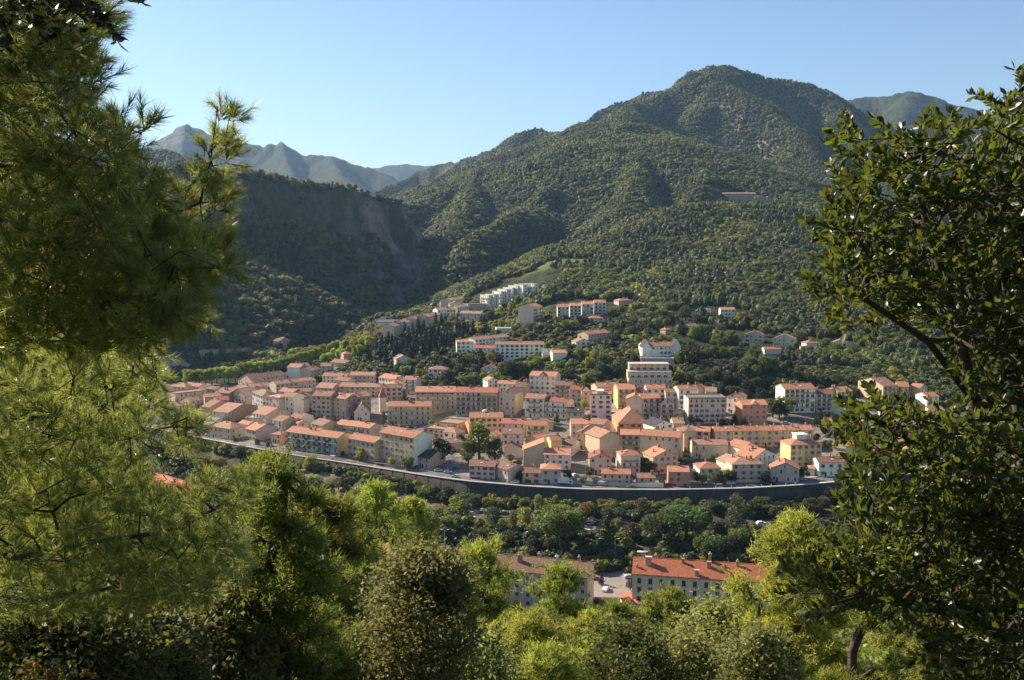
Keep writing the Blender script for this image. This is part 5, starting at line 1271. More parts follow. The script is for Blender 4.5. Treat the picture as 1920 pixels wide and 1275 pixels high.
UMB = leafmat("stone_pine_needles", (.085, .125, .028), (.24, .32, .04), .36); 
for cm, tm in KINDS['u'][1]: cm.materials[0] = UMB
KW = {'g': "green rounded tree", 'o': "olive-green oak", 'd': "dark green tree", 'y': "yellow-green tree", 's': "silvery tree", 'p': "yellow-green plane tree", 'c': "slim dark cypress", 'f': "dark conical fir", 'l': "narrow upright green tree", 'u': "broad flat-topped stone pine", 'e': "tall gum tree", 'b': "browning tree", 'k': "golden-leaved tree"}
TREES = []; NPLACED = [0]
def plant(x, y, z, key, h, wf=1.0, label=None, group=None):
    name, lst, h0, w0, base = KINDS[key]; cm, tm = R.choice(lst); s_ = h / h0
    root = empty(name, (x, y, z), R.uniform(0, 6.28)); root.scale = (s_ * wf, s_ * wf, s_)
    c = bpy.data.objects.new("crown", cm); col.objects.link(c); c.parent = root; c.location = (0, 0, base)
    if cm.name.startswith("crown") and h > 0: t = bpy.data.objects.new("trunk", tm); col.objects.link(t); t.parent = root
    TREES.append((root, x, y, key, label, group)); return root
def tp(px, py, key, h, wf=1.0, label=None, group=None, lo=None, cr=None, z=None):
    if cr: px, py = ORG[cr][0] + px / 4.552, ORG[cr][1] + py / 4.552
    if z is None: Y = march(px, py, h * .97, lo=lo); P = at(px, py, Y); return plant(P.x, P.y, P.z - h * .97, key, h, wf, label, group)
    u, s = ray(px, py); Y = (z + h * .97 - CZ) / s; return plant(u * Y, Y, z, key, h, wf, label, group)
# plane avenue
AV = "yellow-green plane tree in the long avenue before the spa hall"
for i, x in enumerate(np.arange(352, 446, 11)): tp(x + R.uniform(-2, 2), 693 - i * .9 + R.uniform(-1.5, 1.5), 'p', 14, 1.05, AV, "plane avenue")
for i, x in enumerate(np.arange(446, 545, 10)): tp(x + R.uniform(-2, 2), 682 - i * 1.3 + R.uniform(-1.5, 1.5), 'p', 14, 1, AV, "plane avenue")
for i, x in enumerate(np.arange(544, 606, 9)): tp(x + R.uniform(-2, 2), 665 - i * 2.6 + R.uniform(-2, 2), 'p', 14.5, 1.05, AV, "plane avenue")
for i, x in enumerate(np.arange(545, 690, 9)): tp(x + R.uniform(-2, 2), 655 - i * 1.7 + R.uniform(-2, 2), R.choice('ppy'), 14, 1, "yellow-green tree of the upper avenue leading to the church", "upper avenue")
for i, x in enumerate(np.arange(606, 680, 10)): tp(x + R.uniform(-2, 2), 660 - i * 2.4 + R.uniform(-2, 2), 'p', 13, 1, "yellow-green plane tree of the bright row under the cemetery", "bright plane row")
for x, y in [(225, 640), (300, 600), (345, 560), (375, 590), (400, 540), (430, 560), (470, 590), (500, 620), (540, 460), (575, 500), (610, 470), (655, 420), (640, 520), (680, 540), (705, 440), (720, 500), (760, 480), (805, 385), (790, 470), (830, 460), (855, 390), (875, 440), (900, 520), (930, 560), (990, 440), (1010, 450), (1045, 430), (1080, 470), (1125, 440), (1195, 400), (1220, 400), (700, 600), (750, 600), (800, 560), (850, 530), (590, 640), (650, 600), (740, 560), (960, 540), (520, 560), (450, 640), (380, 650), (330, 640), (620, 600), (560, 570), (690, 470), (815, 520), (770, 540), (885, 500), (1030, 500)]:
    tp(x, y, 'c', R.uniform(14, 19), R.uniform(1.0, 1.45), "slim dark cypress in the dense cemetery grove", "cemetery cypresses", cr='E')
TL = """B|520 150 y 6,600 165 y 5,700 150 d 9,785 128 d 10,870 145 k 6,925 110 o 10,985 100 g 9,1100 55 f 13,1180 92 y 8,1250 90 b 9,1290 170 d 11,1350 155 d 12,1050 190 s 8,900 190 o 8,830 235 d 11,780 262 o 9,960 290 g 8,1020 280 g 8,1420 165 d 10,1480 168 g 8,1530 165 g 8,1585 120 g 9,1680 205 s 7,620 240 y 6,440 215 y 6,375 195 s 6,560 235 y 5,1120 260 g 7,1200 270 g 7,1060 300 d 6,700 330 g 6,800 320 d 7,1290 290 y 5,1640 230 d 8,1760 240 g 8,1790 30 g 9,1850 60 d 9
B|442 398 f 13,268 590 f 9,768 826 d 12,70 925 y 6.5,470 985 g 7,340 985 y 5,1220 800 y 8,1430 1110 d 5,1690 640 d 4,1750 610 f 6
C|520 62 g 10,600 95 g 9,480 130 y 9,580 178 d 12,700 180 d 11,640 190 o 10,790 160 d 9,450 270 g 8,515 232 g 9,300 240 d 9,245 225 g 8,560 250 g 8,400 60 g 9,1250 82 y 10,1500 50 g 8,1560 30 g 9,1620 42 g 9,1700 40 g 9,1762 75 g 7,1885 60 g 10,1250 235 y 9,1325 262 o 10,1215 335 y 7,1232 370 o 6,860 100 d 9,740 130 o 8,880 240 d 7
C|1340 630 d 5,1390 620 d 5,1450 605 f 6,1612 655 d 5,1792 655 y 5,975 985 d 7,1003 1010 d 7,935 980 d 5,1312 930 s 6,1310 985 g 4,482 1070 g 5,425 1148 g 4,290 1092 d 5,1620 1100 y 6,1445 1125 g 5,435 492 y 6,1100 1170 g 3.5,1690 1100 d 6,1250 990 d 4,1560 1110 o 6,530 1170 g 3,1400 1110 d 5
D|300 110 g 13,420 112 g 14,500 130 g 11,350 190 g 11,250 200 o 10,560 105 d 8,680 88 y 7,740 100 o 8,820 112 o 8,880 100 d 8,945 100 d 8,1052 10 g 9,1130 120 o 9,1240 130 o 8,610 462 g 12,500 480 g 11,555 520 d 9,243 655 y 5,585 905 y 5,95 1088 y 6,440 1110 d 6,760 1062 d 6,60 1100 o 6,900 600 d 4,960 600 d 4,1520 210 y 8,1440 260 d 8,170 600 f 8,130 460 d 8,740 1090 y 4,1640 490 g 6
F|280 455 g 9,350 450 g 10,420 430 d 8,120 480 d 7,60 490 d 7,200 500 d 6,560 590 f 8,690 470 g 10,620 600 f 9,700 560 d 9,780 440 g 10,880 410 y 10,930 430 g 10,1000 370 g 11,1100 350 u 11,1180 290 u 12,1060 430 g 10,1150 370 y 9,820 500 g 9,980 520 s 8,1200 560 g 7,1090 575 y 7,900 590 g 7,1380 500 g 11,1450 490 g 11,1500 550 d 9,1600 490 o 10,1560 560 g 11,1680 540 g 9,1640 600 g 8,1720 570 s 8,1780 380 y 11,1860 400 g 10,1250 450 d 9,1300 330 o 12,1400 400 o 10,680 340 g 9,760 320 g 9,880 240 d 10,950 230 k 9,1010 250 d 8,640 380 d 8,150 620 y 6,260 620 f 8,430 700 y 8,800 620 o 7,1240 620 g 7
G|100 540 g 10,60 600 g 9,430 500 g 9,510 500 g 9,620 540 g 9,720 530 g 11,760 560 o 9,950 600 g 8,1020 670 g 8,700 650 d 5,960 690 g 8,330 650 g 6,640 660 g 5,230 640 s 6,120 680 g 6,1350 720 s 7,1200 690 d 7
E|1170 470 y 8,1230 480 g 9,1180 500 y 7,1370 450 y 8,1430 440 y 7,1440 300 y 9,1530 310 g 11,1560 350 g 10,1260 380 d 9,1300 370 d 9,1340 380 g 8,1480 500 g 8,1540 510 g 9,1360 330 y 8,1490 350 g 8,1180 690 f 10,1060 770 d 9,1130 770 d 9,860 440 g 8,780 250 y 8,810 230 y 8,880 200 k 8,950 190 g 9,1060 220 g 9,100 480 y 9,150 580 g 9,220 550 y 9,920 450 g 7,960 460 y 6,1620 480 d 7,1700 490 d 7,1780 490 d 7,1850 480 d 7,1660 500 o 6
A|430 90 d 8,480 110 g 9,560 100 s 9,640 100 s 8,700 90 d 9,620 150 f 9,150 200 s 9,210 210 g 8,120 210 d 8,560 370 y 4,480 385 y 4,1280 560 f 7,600 600 d 5,1210 800 d 4,640 820 d 3,830 830 d 4,930 850 d 5,1560 935 d 2.5,1720 905 y 6,980 740 d 4,1110 295 g 3"""
for blk in TL.split('\n'):
    cr, items = blk.split('|')
    for it in items.split(','):
        a = it.split(); tp(float(a[0]), float(a[1]), a[2], float(a[3]) * 1.12, R.uniform(.95, 1.2), cr=cr)
# landmark trees of the town and the park
tp(898, 792, 'p', 23, 1.0, "huge yellow-green plane tree standing taller than the houses round it"); tp(878, 826, 'p', 14, 1.1, "lower front clump of plane foliage beside the mauve house"); tp(928, 824, 'o', 14, .9, "dark plane tree leaning against the huge one")
tp(1297, 646, 'o', 17, 1.25, "great dark spreading tree right of the chateau-like villa"); 
for px, py, h in [(1318, 700, 10), (1340, 690, 11), (1362, 694, 11), (1384, 700, 11), (1404, 712, 11), (1420, 706, 10), (1330, 716, 9), (1352, 720, 9), (1376, 724, 9), (1398, 730, 9), (1425, 728, 9), (1480, 690, 9), (1500, 694, 10), (1522, 698, 10), (1545, 702, 10), (1570, 700, 10), (1596, 700, 10), (1490, 712, 9), (1515, 716, 9), (1540, 720, 8), (1580, 716, 8), (1610, 712, 8)]:
    tp(px + R.uniform(-3, 3), py, R.choice('ddo'), h, 1.2, "dark tree on the shaded bank above the eastern houses", "dark bank trees")
# river banks
for px, py, k, h, w, lab in [(1045, 944, 'u', 20.5, 1.15, "big round-crowned dark pine by the river"), (1288, 945, 'u', 18, 1.35, "broad flat-topped stone pine behind the white block, left of the gum tree"), (1240, 960, 'u', 15, 1.1, "smaller stone pine left of the broad flat-topped one"), (1384, 922, 'e', 25, .85, "tall reddish-green gum tree by the river"),
        (1392, 985, 'u', 13, .8, "dark pine under the tall gum tree"), (925, 948, 's', 12, 1.0, "silvery willow at the river's edge"), (1098, 940, 'k', 8, 1.3, "golden-leaved tree right of the big round-crowned pine"), (1140, 952, 'f', 17, 1.0, "dark pointed tree between the two groups of stone pines"), (1190, 978, 'o', 9, 1.0, "small sparse tree with a bare stem on the dry bank"),
        (860, 932, 'g', 13, 1.1, "large rounded green tree by the river rapids"), (770, 935, 'b', 13, 1.2, "large browning tree on the left river bank"), (800, 965, 'g', 11, 1.2, "bright green tree below the browning one"), (830, 985, 'd', 9, 1.2, "glossy dark tree behind the double street lamp"), (770, 988, 's', 9, 1.1, "grey-green tree above the pink house"), (960, 955, 'l', 14, 1, "upright green tree left of the big round-crowned pine"),
        (985, 948, 'y', 11, 1, "yellow-green tree beside the big round-crowned pine"), (1010, 925, 'l', 12, 1.3, "bright poplar clump behind the big round-crowned pine"), (940, 980, 'd', 9, 1.1, "dark tree right of the silvery willow"), (900, 990, 'o', 8, 1.1, "dark olive tree over the tree-shaded car park"), (720, 900, 'y', 10, 1.3, "yellow-green tree under the wall below the tan block"), (680, 905, 'g', 10, 1.3, "green tree at the foot of the wall"), (650, 890, 'd', 9, 1.4, "dark tree at the foot of the wall")]:
    tp(px, py, k, h, w, lab, z=-7 if py < 960 and k not in 'uef' else ZB)
for px in range(325, 560, 13): tp(px + R.uniform(-4, 4), np.interp(px, [325, 560], [846, 884]) + R.uniform(-4, 9), R.choice('ggyldg'), R.uniform(7, 10), 1.25, z=-8)
for px in range(560, 1560, 20):
    yy = np.interp(px, [560, 700, 800, 900, 1000, 1250, 1400, 1560], [886, 902, 918, 932, 944, 948, 944, 934]); tp(px + R.uniform(-7, 7), yy + R.uniform(-6, 8), R.choice('ggglysd' if px < 1000 else 'goods'), R.uniform(4.5, 7), 1.5, z=-8)
for _ in range(95):
    u = R.uniform(-.33, .36); yr = float(yroad(u)); Y = yr - R.choice([R.uniform(6, 16), R.uniform(44, 100), R.uniform(30, 60)]); k = R.choice('gggyolds' if u < .1 else 'goddyb')
    if u > -.05 and yr - 38 < Y < yr - 10 and R.random() < .5: continue
    if 300 > Y: continue
    h = R.uniform(5, 9.5); px_ = 960 + u * FPX
    if 880 < px_ < 1420 and Y < 345: continue
    if (975 < px_ < 1115 or 1205 < px_ < 1425) and Y < 398: continue
    plant(u * Y, Y, g(u * Y, Y) - .3, k, h, R.uniform(1.0, 1.4))
for px, py, k, h in [(1127, 1074, 'f', 4.6), (1182, 1086, 's', 4.2), (1370, 1004, 'd', 10), (1410, 1003, 'd', 9), (1330, 1000, 'u', 12), (1000, 1005, 'd', 7), (1060, 1003, 'd', 7), (1030, 1010, 'd', 6), (1090, 1005, 'd', 6), (1260, 1000, 's', 5), (1300, 1008, 's', 4)]: tp(px, py, k, h, 1.15, z=ZB)
H3 = np.array([[h[0], h[1], h[4]] for h in HOUSES]); cnt_ = 0
for _ in range(2500):
    u = R.uniform(-.34, .44); Y = float(yroad(u)) + R.uniform(17, 150); x = u * Y; d = (np.hypot(H3[:, 0] - x, H3[:, 1] - Y) - H3[:, 2] * 1.15).min()
    if d < .6 or cnt_ > 60: continue
    if any((t[1] - x) ** 2 + (t[2] - Y) ** 2 < 30 for t in TREES): continue
    cnt_ += 1; plant(x, Y, g(x, Y) - .2, R.choice('ggodysf'), R.uniform(3, 6.5), R.uniform(.9, 1.3))
# labels: what stands nearest
hx = np.array([[h[0], h[1]] for h in HOUSES]); import re
seen = {}
def relation(x, y):
    d = np.hypot(hx[:, 0] - x, hx[:, 1] - y); i = int(np.argmin(d)); dx, dy = x - hx[i, 0], y - hx[i, 1]
    rel = ("behind" if dy > 0 else "in front of") if abs(dy) > abs(dx) else ("right of" if dx > 0 else "left of")
    sh_ = re.sub(r",.*", "", HOUSES[i][2]); sh_ = re.split(r" (?:with|behind|beside|at|in|under|on|among|joined|before|above|below|hard|tucked|wedged|glimpsed|half|stepping|hidden|facing|rising|furthest|near|to|right|left|left of|next) ", " " + sh_)[0].strip()
    return rel, HOUSES[i][2]
for root, x, y, key, lab, grp in TREES:
    if lab is None:
        rel, sh_ = relation(x, y); sh_ = re.sub(r",.*", "", sh_); w = (KW[key] + " " + rel + " the " + sh_).split(); w = w[:16]
        while w[-1] in ('the', 'a', 'of', 'with', 'and', 'at', 'in', 'by', 'under', 'on', 'to', 'before', 'behind', 'left', 'right', 'two', 'one', 'long', 'white', 'big', 'broad', 'its', 'small', 'wide'): w = w[:-1]
        lab = " ".join(w)
        grp = None
    root['label'] = lab; root['category'] = "tree"; seen.setdefault(lab, []).append((root, grp))
for lab, lst in seen.items():
    if len(lst) > 1:
        for root, grp in lst: root['group'] = grp or lab
print("trees", len(TREES))

# ------------------------------------------------------------------ scrub between the gardens and along the river: one mass
def scrub():
    X = []
    tx = np.array([[t[1], t[2]] for t in TREES])
    for _ in range(26000):
        u = rng.uniform(-.36, .52); px = 960 + u * FPX
        z1 = rng.random() < .72
        if z1:
            y0 = np.interp(px, [300, 700, 860, 1100, 1300, 1500, 1900], [850, 760, 690, 650, 640, 640, 600]); y1 = np.interp(px, [300, 600, 700, 850, 950, 1050, 1200, 1400, 1600], [930, 930, 1030, 1090, 1070, 870, 810, 720, 700]); Y = rng.uniform(y0, y1)
        else: yr = float(yroad(u)); Y = yr - abs(rng.choice([rng.uniform(2, 22), rng.uniform(36, 130)]))
        if Y < 300: continue
        X.append((u * Y, Y))
    X = np.array(X); d = np.ones(len(X), bool); H2 = np.array([[h[0], h[1], h[4]] for h in HOUSES])
    for i in range(0, len(X), 2000):
        q = X[i:i + 2000]; dd = np.hypot(q[:, None, 0] - H2[None, :, 0], q[:, None, 1] - H2[None, :, 1]) - H2[None, :, 2]; d[i:i + 2000] = dd.min(1) > 1.2
    px = 960 + X[:, 0] / X[:, 1] * FPX; d &= ~((X[:, 1] < 352) & (px > 690) & (px < 1440)) & ~((px > 1308) & (px < 1405) & (np.abs(X[:, 1] - march(1357, 678, 0)) < 9))
    dn = fbm(X[:, 0] / 22, X[:, 1] / 22, 131, 3); yrr = yroad(X[:, 0] / X[:, 1]); river = (X[:, 1] < yrr - 9) & (X[:, 1] > yrr - 44); d &= ~(river & (dn < .28)); d &= ~((X[:, 1] > 600) & (dn < -.5))
    d &= rng.random(len(X)) < .62
    X = X[d]; z = height(X[:, 0], X[:, 1]); n_ = len(X)
    pr = [clump_proto("scrub_a", 'round', 240, .12, M_leaf['green'], 41, 1, .6), clump_proto("scrub_b", 'round', 240, .12, M_leaf['oak'], 42, 1, .6), clump_proto("scrub_c", 'round', 240, .12, M_leaf['yellow'], 43, 1, .6), clump_proto("scrub_d", 'round', 240, .12, M_leaf['olive'], 44, 1, .6), clump_proto("scrub_e", 'round', 240, .12, M_leaf['dark'], 45, 1, .6)]
    r = rng.random(n_); idx = np.where(r < .4, 0, np.where(r < .68, 1, np.where(r < .78, 2, np.where(r < .86, 3, 4)))); w = rng.uniform(1.8, 5.5, n_) * np.where(X[:, 1] > 600, 1.25, 1.15); hh = w * rng.uniform(.6, 1.0, n_)
    o = geo_scatter("undergrowth", X[:, 0], X[:, 1], z - .3, np.stack([w, w, hh], 1), pr, idx); tag(o, kind="stuff"); print("scrub", n_)
scrub()
# ------------------------------------------------------------------ hillside in front of us
M_npine = leafmat("near_pine_needles", (.12, .145, .040), (.50, .53, .11), .5, .32, .5, .10, 3.0, hue=.004)
M_dpine = leafmat("dull_pine_needles", (.10, .12, .038), (.30, .32, .07), .42, .35, .3, .15, 3.0, hue=.006)  # duller needle colour for the darker slope pines
M_mpine = leafmat("bright_pine_needles", (.19, .225, .045), (.52, .55, .08), .48, .5, .3, .3, 1.2)
M_noak = leafmat("glossy_leaves", (.040, .050, .015), (.20, .22, .025), .34, .38, .45, .3, 4.0)
M_bough = leafmat("dark_oak_leaves", (.022, .028, .010), (.06, .07, .012), .25, .4, .4, .1, 3.0, hue=.004)  # darker leaf colour for the hanging bough only
M_moak = leafmat("holm_oak_leaves", (.24, .245, .085), (.48, .48, .12), .42, .5, .2, .25, 1.0)
M_mdark = leafmat("shrub_leaves", (.115, .13, .045), (.30, .33, .06), .38, .45, .2, .3, 1.0)

def in_poly(pts, poly):
    x, y = pts[:, 0], pts[:, 1]; c = np.zeros(len(pts), bool); n = len(poly)
    for i in range(n):
        x1, y1 = poly[i]; x2, y2 = poly[i - 1]
        if y1 == y2: continue
        c ^= ((y1 > y) != (y2 > y)) & (x < (x2 - x1) * (y - y1) / (y2 - y1) + x1)
    return c
def fill_region(poly, n, y0, y1, r):
    """n bud positions whose sight lines fall in an outline, spread in depth"""
    P = np.array(poly, float); out = []
    while len(out) < n:
        q = r.uniform(P.min(0), P.max(0), (n, 2)); q = q[in_poly(q, poly)]
        for a in q: out.append(a)
    q = np.array(out[:n]); Y = r.uniform(y0, y1, n); a = (q[:, 0] - 960) / FPX; b = (637.5 - q[:, 1]) / FPX; den = math.cos(PITCH) + b * math.sin(PITCH)
    return np.stack([a / den * Y, Y, CZ + (-math.sin(PITCH) + b * math.cos(PITCH)) / den * Y], 1)

def grow(start, buds, step, r, sag=.06):
    """join every bud to the nearest twig; returns nodes, parents, bud node indices"""
    N = [np.array(p, float) for p, _ in start]; par = [q for _, q in start]; arr = np.zeros((len(N) + len(buds) * 14, 3)); arr[:len(N)] = N; cnt = len(N); tips = []
    order = np.argsort(np.linalg.norm(buds - arr[:cnt].mean(0), axis=1))
    order = np.argsort(np.min(np.linalg.norm(buds[:, None] - arr[None, :cnt], axis=2), axis=1))
    for i in order:
        p = buds[i]; d = np.linalg.norm(arr[:cnt] - p, axis=1); j = int(np.argmin(d)); L = d[j]; k = max(1, min(12, int(L / step))); prev = j; a = arr[j].copy()
        side = r.normal(size=3) * L * .10
        for m in range(1, k + 1):
            t = m / k; q = a + (p - a) * t + side * math.sin(t * math.pi) * (0 if k == 1 else 1); q[2] -= sag * L * math.sin(t * math.pi)
            if cnt >= len(arr): arr = np.vstack([arr, np.zeros((2000, 3))])
            arr[cnt] = q; par.append(prev); prev = cnt; cnt += 1
        tips.append(prev)
    return arr[:cnt], np.array(par), np.array(tips)

def wood(A, par, r_tip, name, parent, mat, expo=.45, n=5, rmax=.2):
    cnt = np.ones(len(A))
    for i in range(len(A) - 1, -1, -1):
        if par[i] >= 0 and par[i] < i: cnt[par[i]] += cnt[i]
    rad = np.minimum(r_tip * cnt ** expo, rmax); ii = np.where(par >= 0)[0]; P0 = A[par[ii]]; P1 = A[ii]; T = P1 - P0; T /= np.linalg.norm(T, axis=1)[:, None] + 1e-9
    ref = np.tile([.31, .17, .93], (len(T), 1)); U = np.cross(T, ref); U /= np.linalg.norm(U, axis=1)[:, None] + 1e-9; W = np.cross(T, U); V = np.empty((len(ii), 2 * n, 3))
    r0 = np.minimum(rad[par[ii]], rad[ii] * 1.6)
    for k in range(n):
        an = 2 * math.pi * k / n; dr = U * math.cos(an) + W * math.sin(an); V[:, k] = P0 + dr * r0[:, None]; V[:, n + k] = P1 + T * .004 + dr * rad[ii][:, None]
    base = (np.arange(len(ii)) * 2 * n)[:, None]; F = np.concatenate([np.stack([base[:, 0] + k, base[:, 0] + (k + 1) % n, base[:, 0] + n + (k + 1) % n, base[:, 0] + n + k], 1) for k in range(n)])
    return link(name, np_mesh(name, V.reshape(-1, 3), F, smooth=True), parent, mat)

def needle_sprigs(A, par, tips, per, nn, L, w, r, up=.35, tl=.13):
    T = A[tips] - A[par[tips]]; T /= np.linalg.norm(T, axis=1)[:, None] + 1e-9
    D = np.repeat(T, per, 0) * .8 + unit(len(tips) * per, r) * .75; D[:, 2] += up; D /= np.linalg.norm(D, axis=1)[:, None]; B = np.repeat(A[tips], per, 0); tlen = r.uniform(.6, 1.3, (len(B), 1)) * tl
    t = r.uniform(.15, 1, (len(B), nn)) ** .7; base = (B[:, None] + D[:, None] * (t * tlen)[..., None]).reshape(-1, 3); DD = np.repeat(D, nn, 0); nd = DD * r.uniform(.5, 1.3, (len(DD), 1)) + unit(len(DD), r) * .62; nd /= np.linalg.norm(nd, axis=1)[:, None]
    V, F = blades(base, nd, r.uniform(.7, 1.2, len(base)) * L, np.full(len(base), w), r)
    V2, F2 = blades(B, D, tlen[:, 0], np.full(len(B), .0035), r)
    return V, F, V2, F2

def leaf_sprigs(A, par, tips, per, L, r, up=.3, tl=.12):
    T = A[tips] - A[par[tips]]; T /= np.linalg.norm(T, axis=1)[:, None] + 1e-9; n = len(tips) * per
    D = np.repeat(T, per, 0); D = D + unit(n, r) * .25; D[:, 2] += up; D /= np.linalg.norm(D, axis=1)[:, None]; t = np.tile(np.linspace(.05, 1, per), len(tips))[:, None]
    base = np.repeat(A[tips], per, 0) + np.repeat(T, per, 0) * t * tl; d = D * .7 + unit(n, r) * .75; d[:, 2] += up * .6; d /= np.linalg.norm(d, axis=1)[:, None]
    s = np.cross(d, unit(n, r)); s /= np.linalg.norm(s, axis=1)[:, None]; nrm = np.cross(s, d); Ls = (L * r.uniform(.55, 1.2, n))[:, None]; w = Ls * .21; c = Ls * r.uniform(-.10, .16, (n, 1))
    V = np.empty((n, 8, 3)); V[:, 0] = base; V[:, 1] = base + d * Ls * .3 + s * w * .8 + nrm * w * .35; V[:, 2] = base + d * Ls * .62 + s * w + nrm * (w * .35 + c * .4); V[:, 3] = base + d * Ls + nrm * c
    V[:, 4] = base + d * Ls * .62 - s * w + nrm * (w * .35 + c * .4); V[:, 5] = base + d * Ls * .3 - s * w * .8 + nrm * w * .35; V[:, 6] = base + d * Ls * .3; V[:, 7] = base + d * Ls * .62 + nrm * c * .4
    b = (np.arange(n) * 8)[:, None]; F = np.concatenate([b + np.array([[0, 1, 2, 7]]), b + np.array([[0, 7, 4, 5]]), b + np.array([[7, 2, 3, 4]])]); return V.reshape(-1, 3), F

def pos(px, py, Y): return np.array(at(px, py, Y))
def trunk_nodes(x, y, z0, z1, k=8, lean=(0, 0)):
    return [(np.array([x + lean[0] * i / k + .04 * math.sin(i * 2.1), y + lean[1] * i / k, z0 + (z1 - z0) * i / k]), i - 1) for i in range(k + 1)]

def near_pine(name, label, trunk, limbs, regions, seed, mat, L=.085, w=.0019, per=6, nn=44, step=.16):
    r = np.random.default_rng(seed); st = trunk_nodes(*trunk)
    for lb in limbs:
        q = [pos(*p) for p in lb]; j = int(np.argmin([np.linalg.norm(s[0] - q[0]) for s in st])); prev = j
        for a, b in zip([st[j][0]] + q[:-1], q):
            k = max(1, int(np.linalg.norm(b - a) / .25))
            for m in range(1, k + 1): st.append((a + (b - a) * m / k, prev)); prev = len(st) - 1
    buds = np.vstack([fill_region(p, n, y0, y1, r) for p, n, y0, y1 in regions]); A, par, tips = grow(st, buds, step, r)
    root = empty(name, (0, 0, 0)); root.location = (trunk[0], trunk[1], trunk[2]); tag(root, label, "tree")
    o = wood(A, par, .0019, "trunk", root, M_bark, .46, 6, .16); o.location = -Vector(root.location)
    V, F, V2, F2 = needle_sprigs(A, par, tips, per, nn, L, w, r); me = np_mesh("needles", np.vstack([V, V2]), np.vstack([F, F2 + len(V)])); c = link("crown", me, root, mat); c.location = -Vector(root.location); return root

near_pine("pine_tree", "tall dark pine filling the left edge, nearest to us, with long loose boughs", (-4.6, 6.2, 112, 126, 16), [[(-60, 190, 5.6), (60, 120, 5.2), (150, 100, 5.0)], [(-60, 330, 5.6), (120, 290, 5.4), (280, 240, 5.4)], [(-80, 600, 6.0), (130, 560, 5.8), (250, 510, 5.8), (400, 500, 6)], [(-80, 480, 6), (150, 440, 6), (330, 400, 6.4), (375, 380, 6.5), (395, 300, 6.6), (408, 200, 6.6)]],
          [([(-150, -80), (120, -80), (185, 0), (190, 40), (180, 110), (168, 180), (200, 235), (292, 215), (282, 262), (240, 310), (225, 380), (245, 420), (330, 430), (420, 480), (425, 515), (370, 540), (378, 590), (330, 630), (260, 650), (-150, 650)], 1100, 4.5, 7.2),
           ([(240, 445), (248, 370), (268, 335), (300, 370), (330, 425), (390, 440), (435, 470), (400, 520), (300, 530)], 70, 5.8, 6.8),
           ([(398, 185), (420, 190), (445, 225), (430, 260), (418, 300), (455, 290), (458, 320), (425, 345), (438, 400), (400, 430), (350, 420), (335, 350), (365, 300), (395, 250)], 30, 6.3, 6.9)], 101, M_npine)
near_pine("pine_tree", "second pine at the left, lower and lighter, with the thick bough crossing the picture", (-4.9, 8.4, 110, 120.5, 12), [[(-100, 1068, 7.4), (0, 1050, 7.2), (80, 1038, 7.1), (170, 1016, 7.1), (260, 1005, 7.2), (340, 990, 7.3), (400, 955, 7.5), (455, 918, 7.8)], [(-80, 1110, 7.8), (60, 1125, 7.6), (220, 1100, 7.6)], [(-80, 800, 8), (100, 780, 8), (260, 760, 8)]],
          [([(-150, 640), (290, 640), (305, 700), (298, 770), (270, 830), (250, 880), (290, 930), (390, 900), (465, 900), (450, 950), (430, 1000), (470, 1050), (420, 1110), (200, 1150), (-150, 1150)], 1150, 6.6, 9.5),
           ([(315, 800), (345, 765), (380, 800), (372, 830), (330, 840)], 26, 8.5, 9.3)], 102, M_npine, L=.08, nn=38)

def near_oak(name, label, trunk, limbs, regions, seed, mat, L=.046, per=23, step=.12, r_tip=.0016):
    r = np.random.default_rng(seed); st = trunk_nodes(*trunk)
    for lb in limbs:
        q = [pos(*p) for p in lb]; j = int(np.argmin([np.linalg.norm(s[0] - q[0]) for s in st])); prev = j
        for a, b in zip([st[j][0]] + q[:-1], q):
            k = max(1, int(np.linalg.norm(b - a) / .2))
            for m in range(1, k + 1): st.append((a + (b - a) * m / k, prev)); prev = len(st) - 1
    buds = np.vstack([fill_region(p, n, y0, y1, r) for p, n, y0, y1 in regions]); A, par, tips = grow(st, buds, step, r, .02)
    root = empty(name, (trunk[0], trunk[1], trunk[2])); tag(root, label, "tree"); o = wood(A, par, r_tip, "trunk", root, M_bark, .44, 6, .12); o.location = -Vector(root.location)
    V, F = leaf_sprigs(A, par, tips, per, L, r); c = link("crown", np_mesh("leaves", V, F), root, mat); c.location = -Vector(root.location); return root
near_oak("oak_tree", "dark evergreen oak with glossy leaves down the right edge", (3.35, 4.6, 112, 118.2, 12), [[(1960, 1100, 4.4), (1880, 900, 4.3), (1830, 760, 4.2), (1790, 600, 4.2), (1740, 420, 4.2), (1700, 300, 4.2)], [(1950, 1000, 4.6), (1900, 700, 4.6), (1880, 400, 4.6), (1890, 240, 4.6)], [(1960, 1230, 4.2), (1800, 1150, 4.0), (1650, 1125, 3.9), (1560, 1150, 3.9)], [(1830, 760, 4.2), (1740, 640, 4.0), (1620, 560, 4.0)]],
         [([(2050, 60), (1930, 150), (1900, 200), (1860, 195), (1850, 260), (1800, 300), (1770, 230), (1745, 225), (1735, 260), (1700, 280), (1680, 250), (1650, 290), (1615, 235), (1590, 245), (1600, 310), (1575, 350), (1590, 390), (1545, 430), (1560, 480), (1540, 560), (1570, 575), (1640, 590), (1720, 610), (1790, 660), (1830, 740), (1850, 800), (2050, 800)], 1200, 3.7, 5.2),
          ([(2050, 780), (1850, 790), (1740, 775), (1640, 750), (1570, 790), (1600, 830), (1620, 880), (1590, 930), (1600, 980), (1590, 1030), (1640, 1120), (1720, 1180), (1780, 1300), (2050, 1300)], 1100, 3.5, 5.0),
          ([(1500, 1060), (1580, 1030), (1640, 1060), (1650, 1130), (1560, 1160), (1520, 1140), (1490, 1100)], 46, 3.6, 4.1)], 103, M_noak)
